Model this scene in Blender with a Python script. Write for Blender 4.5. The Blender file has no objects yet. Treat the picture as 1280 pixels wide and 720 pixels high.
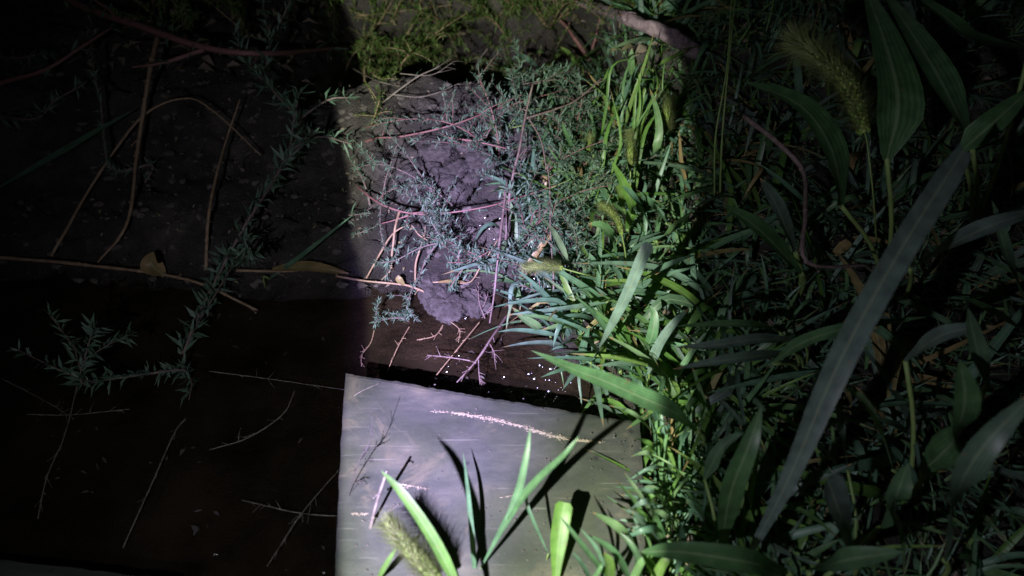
import bpy, math, random
from mathutils import Vector, noise, Matrix
R = math.radians
random.seed(11)
S = bpy.context.scene
C = S.collection

# ------------------------------------------------------------------ camera
F = 848.0                       # focal length in pixels of a 1280 wide frame
PITCH = R(50)
CAM = Vector((0, 0, 1.2))
cd = bpy.data.cameras.new('camera'); cam = bpy.data.objects.new('camera', cd); C.objects.link(cam)
cd.sensor_width = 36; cd.lens = F/1280*36; cd.clip_start = .01; cd.clip_end = 500
cam.location = CAM; cam.rotation_euler = (math.pi/2-PITCH, 0, 0)
cd.dof.use_dof = True; cd.dof.focus_distance = 1.4; cd.dof.aperture_fstop = 1.9
S.camera = cam

# ------------------------------------------------------------------ night sky, moon, torch
w = bpy.data.worlds.new('World'); S.world = w; w.use_nodes = True
nt = w.node_tree; bg = nt.nodes['Background']
sky = nt.nodes.new('ShaderNodeTexSky'); sky.sky_type = 'NISHITA'; sky.sun_disc = False
sky.sun_elevation = R(8); sky.sun_rotation = R(200)
nt.links.new(sky.outputs[0], bg.inputs[0]); bg.inputs[1].default_value = .0016
sd = bpy.data.lights.new('moon', 'SUN'); sd.energy = .012; sd.angle = R(.5); sd.color = (.8, .88, 1)
so = bpy.data.objects.new('moon', sd); C.objects.link(so); so.rotation_euler = (R(50), 0, R(160))
LP = Vector((-.40, -.24, 1.14))          # the torch held to the left of the camera

def torch(name, energy, color, full, sx, aim, blend):
    d = bpy.data.lights.new(name, 'SPOT'); d.energy = energy; d.color = color
    d.spot_size = R(full); d.spot_blend = blend; d.shadow_soft_size = .012
    o = bpy.data.objects.new(name, d); C.objects.link(o)
    z = (LP-Vector(aim)).normalized(); y = Vector((0, 1, 0)); y = (y-z*y.dot(z)).normalized(); x = y.cross(z)
    m = Matrix((x, y, z)).transposed().to_4x4(); m.translation = LP
    o.matrix_world = m @ Matrix.Diagonal((sx, 1, 1, 1))
    return o
torch('torch_beam', 240, (.98, 1, .85), 130, .101, (.022, 1.0, .05), .02)     # made-up beam shape: squeezed sideways so both sides fall dark
torch('torch_core', 580, (.46, .31, 1), 42, .48, (-.10, .86, .05), 1.0)        # violet hot spot
torch('torch_spill', 25, (.86, .86, 1), 130, 1, (.50, .95, 0), .9)              # faint side light
vs = S.view_settings; vs.view_transform = 'Standard'; vs.look = 'None'; vs.gamma = 1; vs.exposure = 0
S.cycles.use_denoising = True; S.cycles.max_bounces = 6; S.cycles.transparent_max_bounces = 12
S.cycles.sample_clamp_indirect = 3

# ------------------------------------------------------------------ helpers
cP, sP = math.cos(PITCH), math.sin(PITCH)
FWD = Vector((0, cP, -sP)); UP = Vector((0, sP, cP)); RT = Vector((1, 0, 0))
def ray(px, py): return RT*((px-640)/F)+UP*((360-py)/F)+FWD
def sm(a, b, x):
    t = min(1, max(0, (x-a)/(b-a))); return t*t*(3-2*t)
def bump(x, y, cx, cy, r, h):
    d = ((x-cx)**2+(y-cy)**2)/(r*r); return h*math.exp(-d)
def g0(x, y):
    """smooth ground height; the water level is 0"""
    edge = .95 - .10*sm(.0, .5, x) + .03*math.sin(5*x+1)
    far = -.07 + .16*sm(edge-.09, edge+.22, y) + .10*sm(1.25, 1.55, y)
    # a dark hollow behind the shelf, scrub ground behind that
    far -= .62*sm(1.50, 1.60, y+.06*math.sin(7*x))*(1-sm(2.02, 2.14, y+.05*math.sin(9*x)))*sm(-.62, -.38, x)*(1-sm(.16, .34, x))
    far += .30*sm(1.9, 3.2, y)
    xe = .21-.21*sm(.60, .98, y)
    right = .14*sm(xe-.10, xe+.14, x)
    near = .20*sm(.36, .10, y)*sm(-.55, -.30, x)
    z = max(far, -.07+right, -.07+near) if y < 1.6 else far+right*.35
    z += bump(x, y, -.13, 1.33, .10, .05)+bump(x, y, -.10, 1.05, .07, .045)+bump(x, y, -.02, 1.02, .05, .04)+bump(x, y, -.30, 1.42, .13, .04)
    return z
def g(x, y):
    z = g0(x, y); v = Vector((x, y, 0))
    if abs(x) < 3 and -1 < y < 5:
        k = 1 if z > .0 else .35
        z += k*(.020*noise.noise(v*9)+.012*noise.noise(v*22+Vector((3, 1, 0)))+.006*noise.noise(v*55))
        c = noise.voronoi(v*11+Vector((0, 0, 4)))[0]          # clods parted by cracks
        z -= k*.022*(1-sm(.0, .12, c[1]-c[0]))*sm(.0, .4, noise.noise(v*4+Vector((7, 7, 0)))+.25)
    else:
        z += .5*noise.noise(v*.12)*sm(5, 30, v.length)
    return z
def G(px, py, h=0.0):
    """the point at height h over the ground seen at a pixel"""
    d = ray(px, py); t = .15; st = .01
    while t < 8:
        p = CAM+d*t
        if p.z <= max(0, g0(p.x, p.y))+h: break
        t += st
    lo, hi = t-st, t
    for _ in range(12):
        m = (lo+hi)/2; p = CAM+d*m
        if p.z <= max(0, g0(p.x, p.y))+h: hi = m
        else: lo = m
    return CAM+d*hi
def depth(p): return (p-CAM).dot(FWD)
def cr(pts, n):
    """smooth curve through points"""
    if len(pts) == 2: pts = [pts[0], (pts[0]+pts[1])/2, pts[1]]
    P = [pts[0]*2-pts[1]]+list(pts)+[pts[-1]*2-pts[-2]]
    out = []; m = len(pts)-1
    for i in range(n+1):
        u = i/n*m; k = min(int(u), m-1); t = u-k
        a, b, c, d = P[k:k+4]
        out.append(.5*((2*b)+(c-a)*t+(2*a-5*b+4*c-d)*t*t+(3*b-a-3*c+d)*t**3))
    return out

class MB:
    def __init__(s): s.v = []; s.f = []; s.r = []; s.u = []; s.w = []
    def add(s, p, rnd=0, u=0, w_=0):
        s.v.append(p); s.r.append(rnd); s.u.append(u); s.w.append(w_); return len(s.v)-1
    def ribbon(s, pts, width, prof, rnd, n=10, up=Vector((0, 0, 1)), fold=.25, twist=0.0):
        c = cr(pts, n); rows = []; vm = .8 if prof(1.0) > .5 else 1
        for i, p in enumerate(c):
            T = (c[min(i+1, n)]-c[max(i-1, 0)]).normalized()
            sd_ = T.cross(up)
            sd_ = sd_.normalized() if sd_.length > 1e-4 else Vector((1, 0, 0))
            t = i/n
            if twist: sd_ = Matrix.Rotation(twist*t, 3, T) @ sd_
            N = sd_.cross(T); hw = width*.5*prof(t)
            rows.append((s.add(p-sd_*hw+N*hw*fold, rnd, -1, t*vm), s.add(p, rnd, 0, t*vm), s.add(p+sd_*hw+N*hw*fold, rnd, 1, t*vm)))
        for a, b in zip(rows, rows[1:]):
            s.f.append((a[0], a[1], b[1], b[0])); s.f.append((a[1], a[2], b[2], b[1]))
    def tube(s, pts, r0, r1, rnd=0, n=10, k=6, lump=0, smooth=True):
        c = cr(pts, n) if smooth else pts; n = len(c)-1; prev = None
        for i, p in enumerate(c):
            T = (c[min(i+1, n)]-c[max(i-1, 0)]).normalized()
            a = T.cross(Vector((.3, .2, 1))).normalized(); b = T.cross(a)
            r = r0+(r1-r0)*i/n
            ring = []
            for j in range(k):
                q = 2*math.pi*j/k; rr = r*(1+lump*noise.noise(p*38+Vector((math.cos(q), math.sin(q), 0))*1.2))
                ring.append(s.add(p+(a*math.cos(q)+b*math.sin(q))*rr, rnd, math.cos(q), i/n))
            if prev:
                for j in range(k): s.f.append((prev[j], prev[(j+1) % k], ring[(j+1) % k], ring[j]))
            else: s.f.append(tuple(reversed(ring)))
            prev = ring
        s.f.append(tuple(prev))
    def leaf(s, p, d, L, W, rnd, bend=.15):
        d = d.normalized(); a = d.cross(Vector((random.uniform(-.5, .5), random.uniform(-.5, .5), 1)))
        a = a.normalized() if a.length > 1e-3 else Vector((1, 0, 0)); n_ = a.cross(d)
        i0 = s.add(p, rnd, 0, 0); m = p+d*L*.45+n_*L*bend*.6; e = p+d*L-n_*L*bend*.2
        l = s.add(m-a*W*.5+n_*W*.2, rnd, -1, .5); c = s.add(m, rnd, 0, .5); r = s.add(m+a*W*.5+n_*W*.2, rnd, 1, .5); t = s.add(e, rnd, 0, 1)
        s.f += [(i0, c, l), (i0, r, c), (l, c, t), (c, r, t)]
    def ball(s, p, r, rnd=0, sq=(1, 1, 1), rough=0, seg=6):
        rows = []
        for i in range(1, seg//2+1):
            th = math.pi*i/(seg//2+1); ring = []
            for j in range(seg):
                q = 2*math.pi*j/seg
                o = Vector((math.sin(th)*math.cos(q)*sq[0], math.sin(th)*math.sin(q)*sq[1], math.cos(th)*sq[2]))
                ring.append(s.add(p+o*r*(1+rough*random.uniform(-1, 1)), rnd))
            rows.append(ring)
        t = s.add(p+Vector((0, 0, r*sq[2])), rnd); b = s.add(p-Vector((0, 0, r*sq[2])), rnd)
        for j in range(seg):
            k = (j+1) % seg
            s.f.append((t, rows[0][j], rows[0][k])); s.f.append((b, rows[-1][k], rows[-1][j]))
            for A, B in zip(rows, rows[1:]): s.f.append((A[j], B[j], B[k], A[k]))
    def build(s, name, mat, parent=None, smooth=True, kind=None):
        me = bpy.data.meshes.new(name)
        o0 = Vector(parent['_w']) if parent is not None and '_w' in parent else Vector((0, 0, 0))
        me.from_pydata([v-o0 for v in s.v], [], s.f)
        for nm, arr in (('rnd', s.r), ('uu', s.u), ('vv', s.w)):
            at = me.attributes.new(nm, 'FLOAT', 'POINT'); at.data.foreach_set('value', arr)
        me.materials.append(mat)
        if smooth: me.polygons.foreach_set('use_smooth', [True]*len(me.polygons))
        o = bpy.data.objects.new(name, me); C.objects.link(o)
        if parent is not None:
            o.parent = parent; o['_w'] = tuple(o0)
        if kind: o['kind'] = kind
        return o
def thing(name, label, cat, loc, group=None):
    o = bpy.data.objects.new(name, None); C.objects.link(o); o.location = loc; o['_w'] = tuple(loc); o.empty_display_size = .05
    o['label'] = label; o['category'] = cat
    if group: o['group'] = group
    return o

# ------------------------------------------------------------------ materials
def mat(name):
    m = bpy.data.materials.new(name); m.use_nodes = True; t = m.node_tree
    return m, t, t.nodes['Principled BSDF'], t.nodes['Material Output']
def nd(t, typ, ins=None, **kw):
    n = t.nodes.new(typ)
    for k, v in kw.items(): setattr(n, k, v)
    for k, v in (ins or {}).items():
        if hasattr(v, 'is_output'): t.links.new(v, n.inputs[k])
        else: n.inputs[k].default_value = v
    return n
def ramp(t, fac, stops, interp='LINEAR'):
    n = t.nodes.new('ShaderNodeValToRGB'); n.color_ramp.interpolation = interp; e = n.color_ramp.elements
    while len(e) < len(stops): e.new(.5)
    for k, (p, c) in zip(e, stops): k.position = p; k.color = (*c, 1)
    t.links.new(fac, n.inputs[0]); return n.outputs[0]
def attr(t, nm): return nd(t, 'ShaderNodeAttribute', attribute_name=nm).outputs['Fac']
def mathn(t, op, a, b=0.0): return nd(t, 'ShaderNodeMath', {0: a, 1: b}, operation=op).outputs[0]
def mixc(t, fac, a, b, mode='MIX'):
    n = nd(t, 'ShaderNodeMix', data_type='RGBA', blend_type=mode)
    for i, v in ((0, fac), (6, a), (7, b)):
        if hasattr(v, 'is_output'): t.links.new(v, n.inputs[i])
        else: n.inputs[i].default_value = v if i == 0 else (*v, 1)
    return n.outputs[2]

def leafmat(name, cols, transl=.35, rough=.42, veins=True, straw=.04):
    m, t, b, out = mat(name)
    r = attr(t, 'rnd'); u = attr(t, 'uu'); v = attr(t, 'vv')
    col = ramp(t, r, [(i/(len(cols)-1), c) for i, c in enumerate(cols)])
    tc = nd(t, 'ShaderNodeTexCoord').outputs['Object']
    nz = nd(t, 'ShaderNodeTexNoise', {'Vector': tc, 'Scale': 45.0, 'Detail': 4.0}).outputs[0]
    col = mixc(t, 1, col, ramp(t, nz, [(.3, (.66, .66, .62)), (.7, (1.22, 1.2, 1.1))]), 'MULTIPLY')
    if veins:
        vs_ = mathn(t, 'SINE', mathn(t, 'MULTIPLY', u, 26.0))
        col = mixc(t, 1, col, ramp(t, mathn(t, 'MULTIPLY_ADD', vs_, .5), [(0, (.74, .76, .74)), (1, (1.16, 1.15, 1.12))]), 'MULTIPLY')
        mid = mathn(t, 'LESS_THAN', mathn(t, 'ABSOLUTE', u), .09)
        col = mixc(t, mathn(t, 'MULTIPLY', mid, .35), col, (.30, .36, .22))
        tip = mathn(t, 'MULTIPLY', mathn(t, 'GREATER_THAN', mathn(t, 'ADD', v, mathn(t, 'MULTIPLY', nz, .14)), .985), mathn(t, 'GREATER_THAN', r, .55))
        col = mixc(t, mathn(t, 'MULTIPLY', tip, .8), col, (.26, .18, .09))
    spots = nd(t, 'ShaderNodeTexNoise', {'Vector': tc, 'Scale': 140.0, 'Detail': 2.0}).outputs[0]
    col = mixc(t, ramp(t, spots, [(.66, (0, 0, 0)), (.74, (.55, .55, .55))]), col, (.16, .11, .05))
    t.links.new(col, b.inputs['Base Color']); b.inputs['Roughness'].default_value = rough
    b.inputs['Specular IOR Level'].default_value = .4
    tr = nd(t, 'ShaderNodeBsdfTranslucent', {'Color': mixc(t, 1, col, (1.0, 1.15, .55), 'MULTIPLY')})
    mx = nd(t, 'ShaderNodeMixShader', {0: transl, 1: b.outputs[0], 2: tr.outputs[0]})
    t.links.new(mx.outputs[0], out.inputs[0]); return m
def stemmat(name, cols, rough=.6, sc=60.0, bump_=.3):
    m, t, b, out = mat(name)
    tc = nd(t, 'ShaderNodeTexCoord').outputs['Object']
    nz = nd(t, 'ShaderNodeTexNoise', {'Vector': tc, 'Scale': sc, 'Detail': 6.0, 'Roughness': .65}).outputs[0]
    col = ramp(t, nz, [(.25+.5*i/max(1, len(cols)-1), c) for i, c in enumerate(cols)])
    t.links.new(col, b.inputs['Base Color']); b.inputs['Roughness'].default_value = rough
    bp = nd(t, 'ShaderNodeBump', {'Height': nz, 'Strength': bump_, 'Distance': .002}); t.links.new(bp.outputs[0], b.inputs['Normal'])
    return m
M = {}
M['blade'] = leafmat('grass_blade', [(.085, .185, .135), (.115, .23, .165), (.10, .22, .115), (.13, .26, .10), (.18, .27, .17)])
M['lime'] = leafmat('lime_blade', [(.085, .20, .045), (.12, .25, .055), (.17, .28, .08)], .35)
M['glauc'] = leafmat('blue_green_blade', [(.10, .20, .15), (.13, .24, .185), (.18, .27, .25)])
M['broad'] = leafmat('broad_blade', [(.05, .12, .045), (.07, .15, .07), (.09, .14, .12), (.11, .15, .15)], .25)
M['straw'] = leafmat('straw_blade', [(.28, .20, .10), (.22, .17, .08), (.30, .26, .13)], .2)
M['weed'] = leafmat('silver_weed_leaf', [(.055, .115, .075), (.085, .15, .11), (.13, .20, .165)], .2, .6, False)
M['scrub'] = leafmat('scrub_leaf', [(.045, .095, .02), (.075, .135, .03), (.11, .16, .045)], .25, .6, False)
M['bristle'] = leafmat('bristle', [(.17, .23, .08), (.23, .28, .11), (.27, .26, .19)], .45, .5, False)
M['grain'] = leafmat('grain', [(.15, .24, .05), (.20, .29, .065), (.26, .31, .10)], .2, .5, False)
M['red'] = stemmat('red_stem', [(.09, .04, .04), (.17, .075, .075), (.15, .095, .075)])
M['mauve'] = stemmat('mauve_stem', [(.055, .038, .036), (.12, .082, .08), (.19, .145, .135)], .6, 110)
M['tan'] = stemmat('dry_tan_stem', [(.13, .08, .05), (.24, .165, .10), (.32, .24, .16)])
M['grey'] = stemmat('grey_twig', [(.06, .05, .04), (.14, .12, .10), (.24, .21, .18)])
M['dark'] = stemmat('dark_twig', [(.025, .02, .018), (.06, .05, .045)])
M['green'] = stemmat('green_stem', [(.11, .18, .05), (.16, .24, .07), (.20, .22, .09)])
M['bark'] = stemmat('bark', [(.08, .055, .065), (.20, .145, .165), (.34, .265, .29)], .8, 48, 1.0)
M['bark'].node_tree.nodes['Bump'].inputs['Distance'].default_value = .008
M['litter'] = leafmat('leaf_litter', [(.10, .075, .06), (.20, .16, .14), (.25, .20, .17), (.16, .15, .07)], .1, .8, False)

M['deadleaf'] = leafmat('dead_leaf', [(.03, .03, .015), (.06, .06, .03), (.10, .085, .055), (.045, .06, .018)], .1, .8, False)
def soilmat():
    m, t, b, out = mat('muddy_soil')
    tc = nd(t, 'ShaderNodeTexCoord').outputs['Object']
    n1 = nd(t, 'ShaderNodeTexNoise', {'Vector': tc, 'Scale': 4.5, 'Detail': 6.0, 'Roughness': .6}).outputs[0]
    n2 = nd(t, 'ShaderNodeTexNoise', {'Vector': tc, 'Scale': 70.0, 'Detail': 8.0, 'Roughness': .75}).outputs[0]
    n3 = nd(t, 'ShaderNodeTexVoronoi', {'Vector': tc, 'Scale': 210.0}).outputs['Distance']
    zz = nd(t, 'ShaderNodeSeparateXYZ', {0: nd(t, 'ShaderNodeNewGeometry').outputs['Position']}).outputs[2]
    col = ramp(t, n1, [(.32, (.011, .009, .0075)), (.48, (.026, .022, .019)), (.60, (.058, .050, .046)), (.8, (.085, .073, .062))])
    col = mixc(t, 1, col, ramp(t, n2, [(.28, (.45, .42, .40)), (.5, (1, 1, 1)), (.75, (1.6, 1.55, 1.5))]), 'MULTIPLY')
    wet = ramp(t, zz, [(.0, (1, 1, 1)), (.075, (0, 0, 0))])
    wet = mathn(t, 'MULTIPLY', wet, 1.0)
    col = mixc(t, wet, col, mixc(t, 1, col, (.42, .36, .30), 'MULTIPLY'))
    col = mixc(t, ramp(t, n3, [(.05, (.4, .4, .4)), (.10, (0, 0, 0))]), col, (.12, .105, .09))
    t.links.new(col, b.inputs['Base Color'])
    rg = nd(t, 'ShaderNodeMapRange', {0: wet, 3: .95, 4: .42}); t.links.new(rg.outputs[0], b.inputs['Roughness'])
    h = mathn(t, 'ADD', n2, mathn(t, 'MULTIPLY', n3, -.5))
    bp = nd(t, 'ShaderNodeBump', {'Height': h, 'Strength': .9, 'Distance': .009}); t.links.new(bp.outputs[0], b.inputs['Normal'])
    return m
M['soil'] = soilmat()
M['clod'] = stemmat('clod_earth', [(.015, .012, .011), (.045, .039, .037), (.085, .075, .072)], .95, 55, 1.0)
M['clod'].node_tree.nodes['Bump'].inputs['Distance'].default_value = .012
def watermat():
    m, t, b, out = mat('murky_water')
    t.nodes.remove(b)
    tc = nd(t, 'ShaderNodeTexCoord').outputs['Object']
    n1 = nd(t, 'ShaderNodeTexNoise', {'Vector': tc, 'Scale': 38.0, 'Detail': 3.0}).outputs[0]
    bp = nd(t, 'ShaderNodeBump', {'Height': n1, 'Strength': .6, 'Distance': .02})
    gl = nd(t, 'ShaderNodeBsdfGlossy', {'Color': (1, 1, 1, 1), 'Roughness': .06, 'Normal': bp.outputs[0]})
    n2 = nd(t, 'ShaderNodeTexNoise', {'Vector': tc, 'Scale': 7.0, 'Detail': 5.0}).outputs[0]
    silt = nd(t, 'ShaderNodeBsdfDiffuse', {'Color': ramp(t, n2, [(.35, (.016, .012, .008)), (.65, (.075, .056, .036))])})
    tr = nd(t, 'ShaderNodeBsdfTransparent', {'Color': (.62, .52, .40, 1)})
    body = nd(t, 'ShaderNodeMixShader', {0: .22, 1: tr.outputs[0], 2: silt.outputs[0]})
    fr = nd(t, 'ShaderNodeFresnel', {'IOR': 1.33, 'Normal': bp.outputs[0]})
    mx = nd(t, 'ShaderNodeMixShader', {0: fr.outputs[0], 1: body.outputs[0], 2: gl.outputs[0]})
    t.links.new(mx.outputs[0], out.inputs[0]); return m
M['water'] = watermat()
def boardmat():
    m, t, b, out = mat('weathered_grey_sheet')
    tc = nd(t, 'ShaderNodeTexCoord').outputs['Object']
    st = nd(t, 'ShaderNodeMapping', {'Vector': tc, 'Scale': (2.2, 7, 1), 'Rotation': (0, 0, R(14))}).outputs[0]
    n1 = nd(t, 'ShaderNodeTexNoise', {'Vector': st, 'Scale': 2.2, 'Detail': 7.0, 'Roughness': .62}).outputs[0]
    n2 = nd(t, 'ShaderNodeTexNoise', {'Vector': tc, 'Scale': 9.0, 'Detail': 5.0}).outputs[0]
    n3 = nd(t, 'ShaderNodeTexNoise', {'Vector': tc, 'Scale': 420.0, 'Detail': 2.0}).outputs[0]
    vo = nd(t, 'ShaderNodeTexVoronoi', {'Vector': tc, 'Scale': 19.0, 'Randomness': 1.0}).outputs['Distance']
    col = ramp(t, n1, [(.28, (.029, .034, .031)), (.42, (.045, .050, .045)), (.56, (.064, .066, .058)), (.74, (.12, .11, .083))])
    col = mixc(t, ramp(t, n2, [(.42, (0, 0, 0)), (.62, (.85, .85, .85))]), col, (.040, .047, .034))
    col = mixc(t, ramp(t, mathn(t, 'ADD', vo, mathn(t, 'MULTIPLY', n2, .12)), [(.135, (.8, .8, .8)), (.185, (0, 0, 0))]), col, (.022, .022, .022))
    n4 = nd(t, 'ShaderNodeTexNoise', {'Vector': nd(t, 'ShaderNodeMapping', {'Vector': tc, 'Scale': (1, 2.0, 1), 'Rotation': (0, 0, R(9))}).outputs[0], 'Scale': 9.0, 'Detail': 9.0, 'Roughness': .72, 'Distortion': .6}).outputs[0]
    col = mixc(t, 1, col, ramp(t, n4, [(.30, (.70, .72, .71)), (.5, (1, 1, 1)), (.70, (1.3, 1.26, 1.14))]), 'MULTIPLY')
    n5 = nd(t, 'ShaderNodeTexNoise', {'Vector': tc, 'Scale': 5.0, 'Detail': 8.0, 'Roughness': .7, 'Distortion': 1.2}).outputs[0]
    col = mixc(t, ramp(t, n5, [(.55, (0, 0, 0)), (.63, (.55, .55, .55)), (.66, (.2, .2, .2)), (.75, (.5, .5, .5))]), col, (.115, .102, .068))
    sc_ = nd(t, 'ShaderNodeTexNoise', {'Vector': nd(t, 'ShaderNodeMapping', {'Vector': tc, 'Scale': (3, 120, 1), 'Rotation': (0, 0, R(20))}).outputs[0], 'Scale': 2.0, 'Detail': 3.0}).outputs[0]
    col = mixc(t, ramp(t, sc_, [(.66, (0, 0, 0)), (.70, (.5, .5, .5))]), col, (.17, .165, .14))
    col = mixc(t, 1, col, ramp(t, n3, [(.3, (.9, .9, .9)), (.7, (1.08, 1.08, 1.08))]), 'MULTIPLY')
    t.links.new(col, b.inputs['Base Color'])
    b.inputs['Roughness'].default_value = .6; b.inputs['Specular IOR Level'].default_value = .25
    bp = nd(t, 'ShaderNodeBump', {'Height': n4, 'Strength': .2, 'Distance': .006}); t.links.new(bp.outputs[0], b.inputs['Normal'])
    return m
M['board'] = boardmat()
M['mud'] = stemmat('dried_mud', [(.17, .14, .095), (.26, .22, .16), (.34, .30, .24)], .9, 120, .8)
def simple(name, col, rough, spec=.5, metal=0):
    m, t, b, out = mat(name); b.inputs['Base Color'].default_value = (*col, 1); b.inputs['Roughness'].default_value = rough
    b.inputs['Specular IOR Level'].default_value = spec; b.inputs['Metallic'].default_value = metal; return m
def glintmat():
    m, t, b, out = mat('glint_droplet'); b.inputs['Base Color'].default_value = (.9, .93, 1, 1)
    b.inputs['Roughness'].default_value = .3; b.inputs['Metallic'].default_value = 1; return m  # metallic in place of water, to force a bright glint
M['glint_drop'] = glintmat()
M['pebble'] = stemmat('pebble', [(.03, .025, .02), (.07, .06, .055), (.14, .125, .115)], .85, 40, .4)

# ------------------------------------------------------------------ ground and water
def axis(a, b, st, far):
    xs = []; x = a
    while x < b: xs.append(x); x += st
    lo, hi = [], []; d = st; x = xs[0]
    while x > -far: d *= 1.35; x -= d; lo.append(x)
    d = st; x = xs[-1]
    while x < far: d *= 1.35; x += d; hi.append(x)
    return lo[::-1]+xs+hi
XS = axis(-1.5, 1.5, .0115, 60); YS = axis(-.2, 3.2, .0115, 60)
b = MB(); nx = len(XS)
for y in YS:
    for x in XS: b.add(Vector((x, y, g(x, y))))
for j in range(len(YS)-1):
    for i in range(nx-1): b.f.append((j*nx+i, j*nx+i+1, (j+1)*nx+i+1, (j+1)*nx+i))
gr = b.build('ground', M['soil']); gr['kind'] = 'structure'; gr['label'] = 'dark muddy bank and stream bed'
b = MB(); xs = [-1.9+i*.011 for i in range(330)]; ys = [-.1+i*.011 for i in range(118)]
for y in ys:
    for x in xs:
        v = Vector((x, y, 0)); k = .25+.9*bump(x, y, .09, .72, .20, 1)
        b.add(Vector((x, y, k*(.004*noise.noise(v*16+Vector((0, 0, 2)))+.0022*noise.noise(v*38)+.0012*math.sin(90*((x-.09)**2+(y-.70)**2)**.5*2)))))
n_ = len(xs)
for j in range(len(ys)-1):
    for i in range(n_-1): b.f.append((j*n_+i, j*n_+i+1, (j+1)*n_+i+1, (j+1)*n_+i))
wt = b.build('water', M['water']); wt['kind'] = 'structure'; wt['label'] = 'shallow brown water of the ditch'

# ------------------------------------------------------------------ grey board over the ditch
def slab(name, label, corners, thick, crown, nU, nV, seed, z0):
    """corners: far left, far right, near right, near left (world points on the top face)"""
    base = sum((Vector(c) for c in corners), Vector())/4; t = thing(name, label, 'board', base)
    mb = MB(); rows = []
    for lay in (0, 1):
        for j in range(nV+1):
            v = j/nV
            for i in range(nU+1):
                u = i/nU
                p = corners[0]*(1-u)*(1-v)+corners[1]*u*(1-v)+corners[2]*u*v+corners[3]*(1-u)*v
                e = max(0, 1-min(u, 1-u, v, 1-v)*30)
                q = Vector((u*13, v*7, seed))
                p = p+Vector((.0022*noise.noise(q*1.7)*e, (.002*noise.noise(q+Vector((0, 0, 5)))+.0022*noise.noise(q*4.1))*e, crown*4*v*(1-v)+.006*noise.noise(Vector((u*3, v*3, seed)))-.003*e*e))
                mb.add(p-Vector((0, 0, lay*thick)), 0, u*2-1, v)
    k = (nU+1)*(nV+1)
    for lay in (0, 1):
        for j in range(nV):
            for i in range(nU):
                q = [lay*k+j*(nU+1)+i, lay*k+j*(nU+1)+i+1, lay*k+(j+1)*(nU+1)+i+1, lay*k+(j+1)*(nU+1)+i]
                mb.f.append(tuple(q[::-1]) if lay == 0 else tuple(q))
    rim = [i for i in range(nU+1)]+[(j+1)*(nU+1)-1 for j in range(1, nV+1)]+[nV*(nU+1)+i for i in range(nU-1, -1, -1)]+[j*(nU+1) for j in range(nV-1, 0, -1)]
    for a, c in zip(rim, rim[1:]+rim[:1]): mb.f.append((a, c, c+k, a+k))
    o = mb.build('sheet', M['board'], t, smooth=False)
    return t
def A(px, py, z):
    d = ray(px, py); return CAM+d*((z-CAM.z)/d.z)
c0, c1 = A(432, 466, .115), A(800, 528, .115)
c2, c3 = A(808, 738, .135), A(418, 740, .135)
bd = slab('grey_board', 'weathered grey board with a pale mud streak, laid over the ditch', [c0, c1, c2, c3], .016, .010, 90, 50, 3, .1)
def on_board(px, py, up=.0005):
    # height of the board's crowned top at a pixel, found by bilinear walk
    best = None
    for z in [.105+.001*i for i in range(50)]:
        p = A(px, py, z); v = min(1, max(0, (c0.lerp(c1, .5).y-p.y)/(c0.lerp(c1, .5).y-c2.lerp(c3, .5).y)))
        h = .115+.02*v+.010*4*v*(1-v)
        if z >= h: return A(px, py, z+up)
    return A(px, py, .13)
def streak(pts, wpx, n, label=None):
    """crumbs of dried mud lying in a line on the board"""
    mb = MB(); P = cr([on_board(*p) for p in pts], 60)
    for _ in range(n):
        p = P[int(random.random()**.9*60)]; d = depth(p)/F
        if noise.noise(p*70) < random.uniform(-.45, .1): continue
        off = Vector((random.gauss(0, 1)*2.6*d*wpx*.3, random.gauss(0, 1)*wpx*.17*d, 0))
        r = d*random.choice([.3, .4, .5, .9]); off *= random.choice([.5, 1, 1, 1.8])
        mb.ball(p+off+Vector((0, 0, .0004)), r, random.random(), (1.8, .9, .2), .3, 4)
    return mb.build('mud_streak', M['mud'], bd, kind='stuff')
streak([(470, 502), (520, 512), (580, 518), (640, 530), (700, 547), (752, 553)], 4.6, 2600)
streak([(452, 600), (490, 604), (534, 611)], 4, 420)
streak([(440, 642), (470, 643), (500, 645)], 3.6, 330)
streak([(438, 540), (443, 545), (446, 547)], 5, 90)
streak([(625, 622), (640, 620), (650, 618)], 2.0, 40)
# crumbs and dirt
mb = MB()
for _ in range(420):
    p = on_board(random.uniform(436, 800), 478+235*random.random() if random.random() < .6 else 720-random.expovariate(.03))
    if random.random() < .35: p = on_board(800-random.expovariate(.02), random.uniform(540, 720))
    mb.ball(p, min(.0020, .0005*random.paretovariate(1.3)), random.random(), (1.2, 1, .35), .3, 5)
mb.build('dirt_speck', M['pebble'], bd, kind='stuff')
slab('grey_board', 'corner of a second grey board, half in dark water beside the dry twigs',
     [A(-260, 668, .05), A(215, 724, .05), A(200, 830, .06), A(-300, 830, .06)], .018, .004, 40, 10, 8, .05)

# ------------------------------------------------------------------ plant builders
def prof_blade(t): return min(1, .16+t*3.2)*(1-t**2.6)**.8+.012
def prof_cut(t): return min(1, .25+t*1.6)*(1-.35*sm(.93, 1, t)) if t < 1 else .91*.72
def prof_leaf(t): return max(.04, math.sin(math.pi*min(1, .06+t*.94))**.75)
def px_path(l): return [G(*p) for p in l]
def wmid(pts, wpx): return wpx*depth(pts[len(pts)//2])/F

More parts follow.
